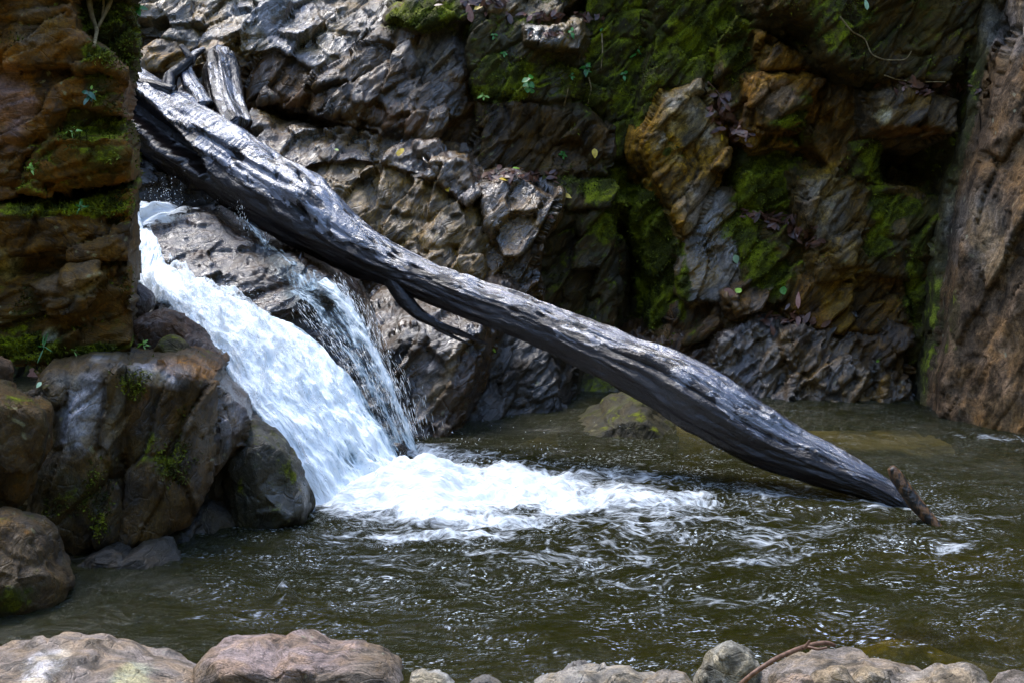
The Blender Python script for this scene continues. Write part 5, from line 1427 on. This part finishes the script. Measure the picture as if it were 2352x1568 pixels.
# ------------------------------------------------------------------ moss that stands off the rock
mm_, mnt_ = new_mat("moss_fronds")
g = NT(mnt_)
pos = g.n("NewGeometry").outputs["Position"]
c = g.mix(g.ramp(g.noise(pos, 7.0, 4.0, 0.65), 0.38, 0.64), (0.020, 0.024, 0.004), (0.125, 0.145, 0.012))
c = g.mix(g.ramp(g.noise(pos, 60.0, 2.0), 0.4, 0.6), g.mix(1.0, c, (0.6, 0.6, 0.6), 'MULTIPLY'), g.mix(1.0, c, (1.5, 1.45, 1.1), 'MULTIPLY'))
pr = g.n("BsdfPrincipled", None, Base_Color=c, Roughness=0.8)
g.set(pr, "Specular IOR Level", 0.15)
g.n("OutputMaterial", None, Surface=pr.outputs[0])
def moss_tufts(mass, n, label, seed):
    r = np.random.default_rng(seed)
    N = vert_normals(mass.V, mass.Q)
    m = mass.mask[:, 0] + 0.9 * fbm(mass.V * 4.5, 5, 303) + 0.25 * N[:, 2]
    ok = (m > 0.52) & (mass.mask[:, 0] > 0.15) & (mass.V[:, 2] > 0.05)
    Y = mass.V[:, 1]
    u = 1176 + FPX * mass.V[:, 0] / Y
    ok &= (np.abs(mass.V[:, 0]) < 0.36 * Y)
    idx = np.nonzero(ok)[0]
    if len(idx) == 0: return
    w = np.clip(m[idx] - 0.45, 0.05, 0.6)
    pick_ = r.choice(idx, size=n, p=w / w.sum())
    P = mass.V[pick_] + r.normal(size=(n, 3)) * 0.006
    D = N[pick_] * 0.8 + r.normal(size=(n, 3)) * 0.6 + np.array([0, -0.1, -0.15])
    D /= np.linalg.norm(D, axis=1, keepdims=True)
    S = np.cross(D, r.normal(size=(n, 3)))
    S /= np.linalg.norm(S, axis=1, keepdims=True)
    L = r.uniform(0.008, 0.032, size=(n, 1)) * r.uniform(0.5, 1, size=(n, 1))
    W = L * r.uniform(0.18, 0.4, size=(n, 1))
    A = P - S * W - N[pick_] * 0.004
    Bv = P + S * W - N[pick_] * 0.004
    Cv = P + D * L
    V = np.stack([A, Bv, Cv], 1).reshape(-1, 3)
    F = np.arange(3 * n).reshape(n, 3)
    tag(make_mesh("moss", V, F, mm_, smooth=False), label, "moss", kind="stuff")
moss_tufts(cliff, 70000, "green moss standing off the cliff in ragged mats", 1)
moss_tufts(pillar, 16000, "dark green moss on the shelves of the left pillar", 2)
moss_tufts(lower, 3000, "thin moss on the massive smooth boulder", 3)

def trailing(name, pts, mat, label, cat, r0=0.008, masses=MASSES, off=0.02, group=None):
    st = []
    for i, (u, v) in enumerate(pts):
        h = pick(u, v, masses)
        if h is None: continue
        st.append((h[0] + Vector((0, -off, 0.005)), r0 * (1 - 0.6 * i / len(pts))))
    if len(st) < 2: return
    V, F, *_ = spine_mesh(st, 12 * len(st), 8, wobble=0.1, seed=3)
    tag(make_mesh(name, V, F, mat), label, cat, group)
trailing("hanging_root", [(203, -40), (208, 20), (213, 45), (225, 70), (218, 110)], MAT_ROOT, "thick pale root hanging down the dark recess of the left pillar", "root", 0.02)
trailing("hanging_root", [(265, -40), (255, 10), (240, 40), (226, 68)], MAT_ROOT, "slanting pale root joining the thick root on the left pillar", "root", 0.016)
trailing("hanging_root", [(238, -40), (240, 10), (237, 40)], MAT_ROOT, "thin root between the two pale roots on the left pillar", "root", 0.010)
trailing("vine", [(1928, 40), (1955, 75), (1985, 90), (2000, 128), (2030, 140), (2080, 140), (2092, 120)], MAT_ROOT, "thin bare vine stem looping over the overhanging slab", "vine", 0.007)
trailing("hanging_root", [(1382, 80), (1384, 120), (1380, 160)], MAT_ROOT, "thin straight root dangling in the dark gully", "root", 0.007)
trailing("hanging_root", [(1352, 180), (1358, 205), (1350, 240)], MAT_ROOT, "thin root below the star shaped seedling", "root", 0.006)
trailing("dry_twig", [(1625, 190), (1650, 215), (1665, 240), (1690, 290)], MAT_TWIG, "dry twig in the leaf filled gully beside the pale cliff face", "twig", 0.008)
trailing("dry_twig", [(2030, 175), (2060, 185), (2100, 190), (2170, 190)], MAT_ROOT, "pale dry twig under the overhanging slab at the upper right", "twig", 0.006)
trailing("dry_twig", [(1295, 245), (1302, 220), (1305, 205)], MAT_ROOT, "short dry twig on the dark wall right of the vine", "twig", 0.007)

# twig on the right shore slab
tw = empty("forked_twig", at(1760, 1540, 6.2))
tag(tw, "curved brown forked twig lying over the pinkish slab on the right shore", "twig")
def twig_part(name, pts, r0, r1):
    st = [(at(u, v, Y), (r0 + (r1 - r0) * i / (len(pts) - 1)) * Y / FPX) for i, (u, v, Y) in enumerate(pts)]
    V, F, *_ = spine_mesh(st, 60, 10, wobble=0.15, seed=8)
    make_mesh(name, V, F, MAT_TWIG, parent=tw)
twig_part("stem", [(1690, 1580, 6.05), (1730, 1545, 6.05), (1780, 1512, 6.1), (1830, 1490, 6.2), (1870, 1478, 6.3), (1905, 1474, 6.35), (1917, 1482, 6.35)], 6.5, 5.0)
twig_part("side_shoot", [(1846, 1488, 6.22), (1856, 1476, 6.22), (1860, 1470, 6.22)], 4.5, 3.0)
twig_part("side_shoot", [(1850, 1484, 6.25), (1880, 1490, 6.22), (1900, 1486, 6.22)], 4.0, 3.0)
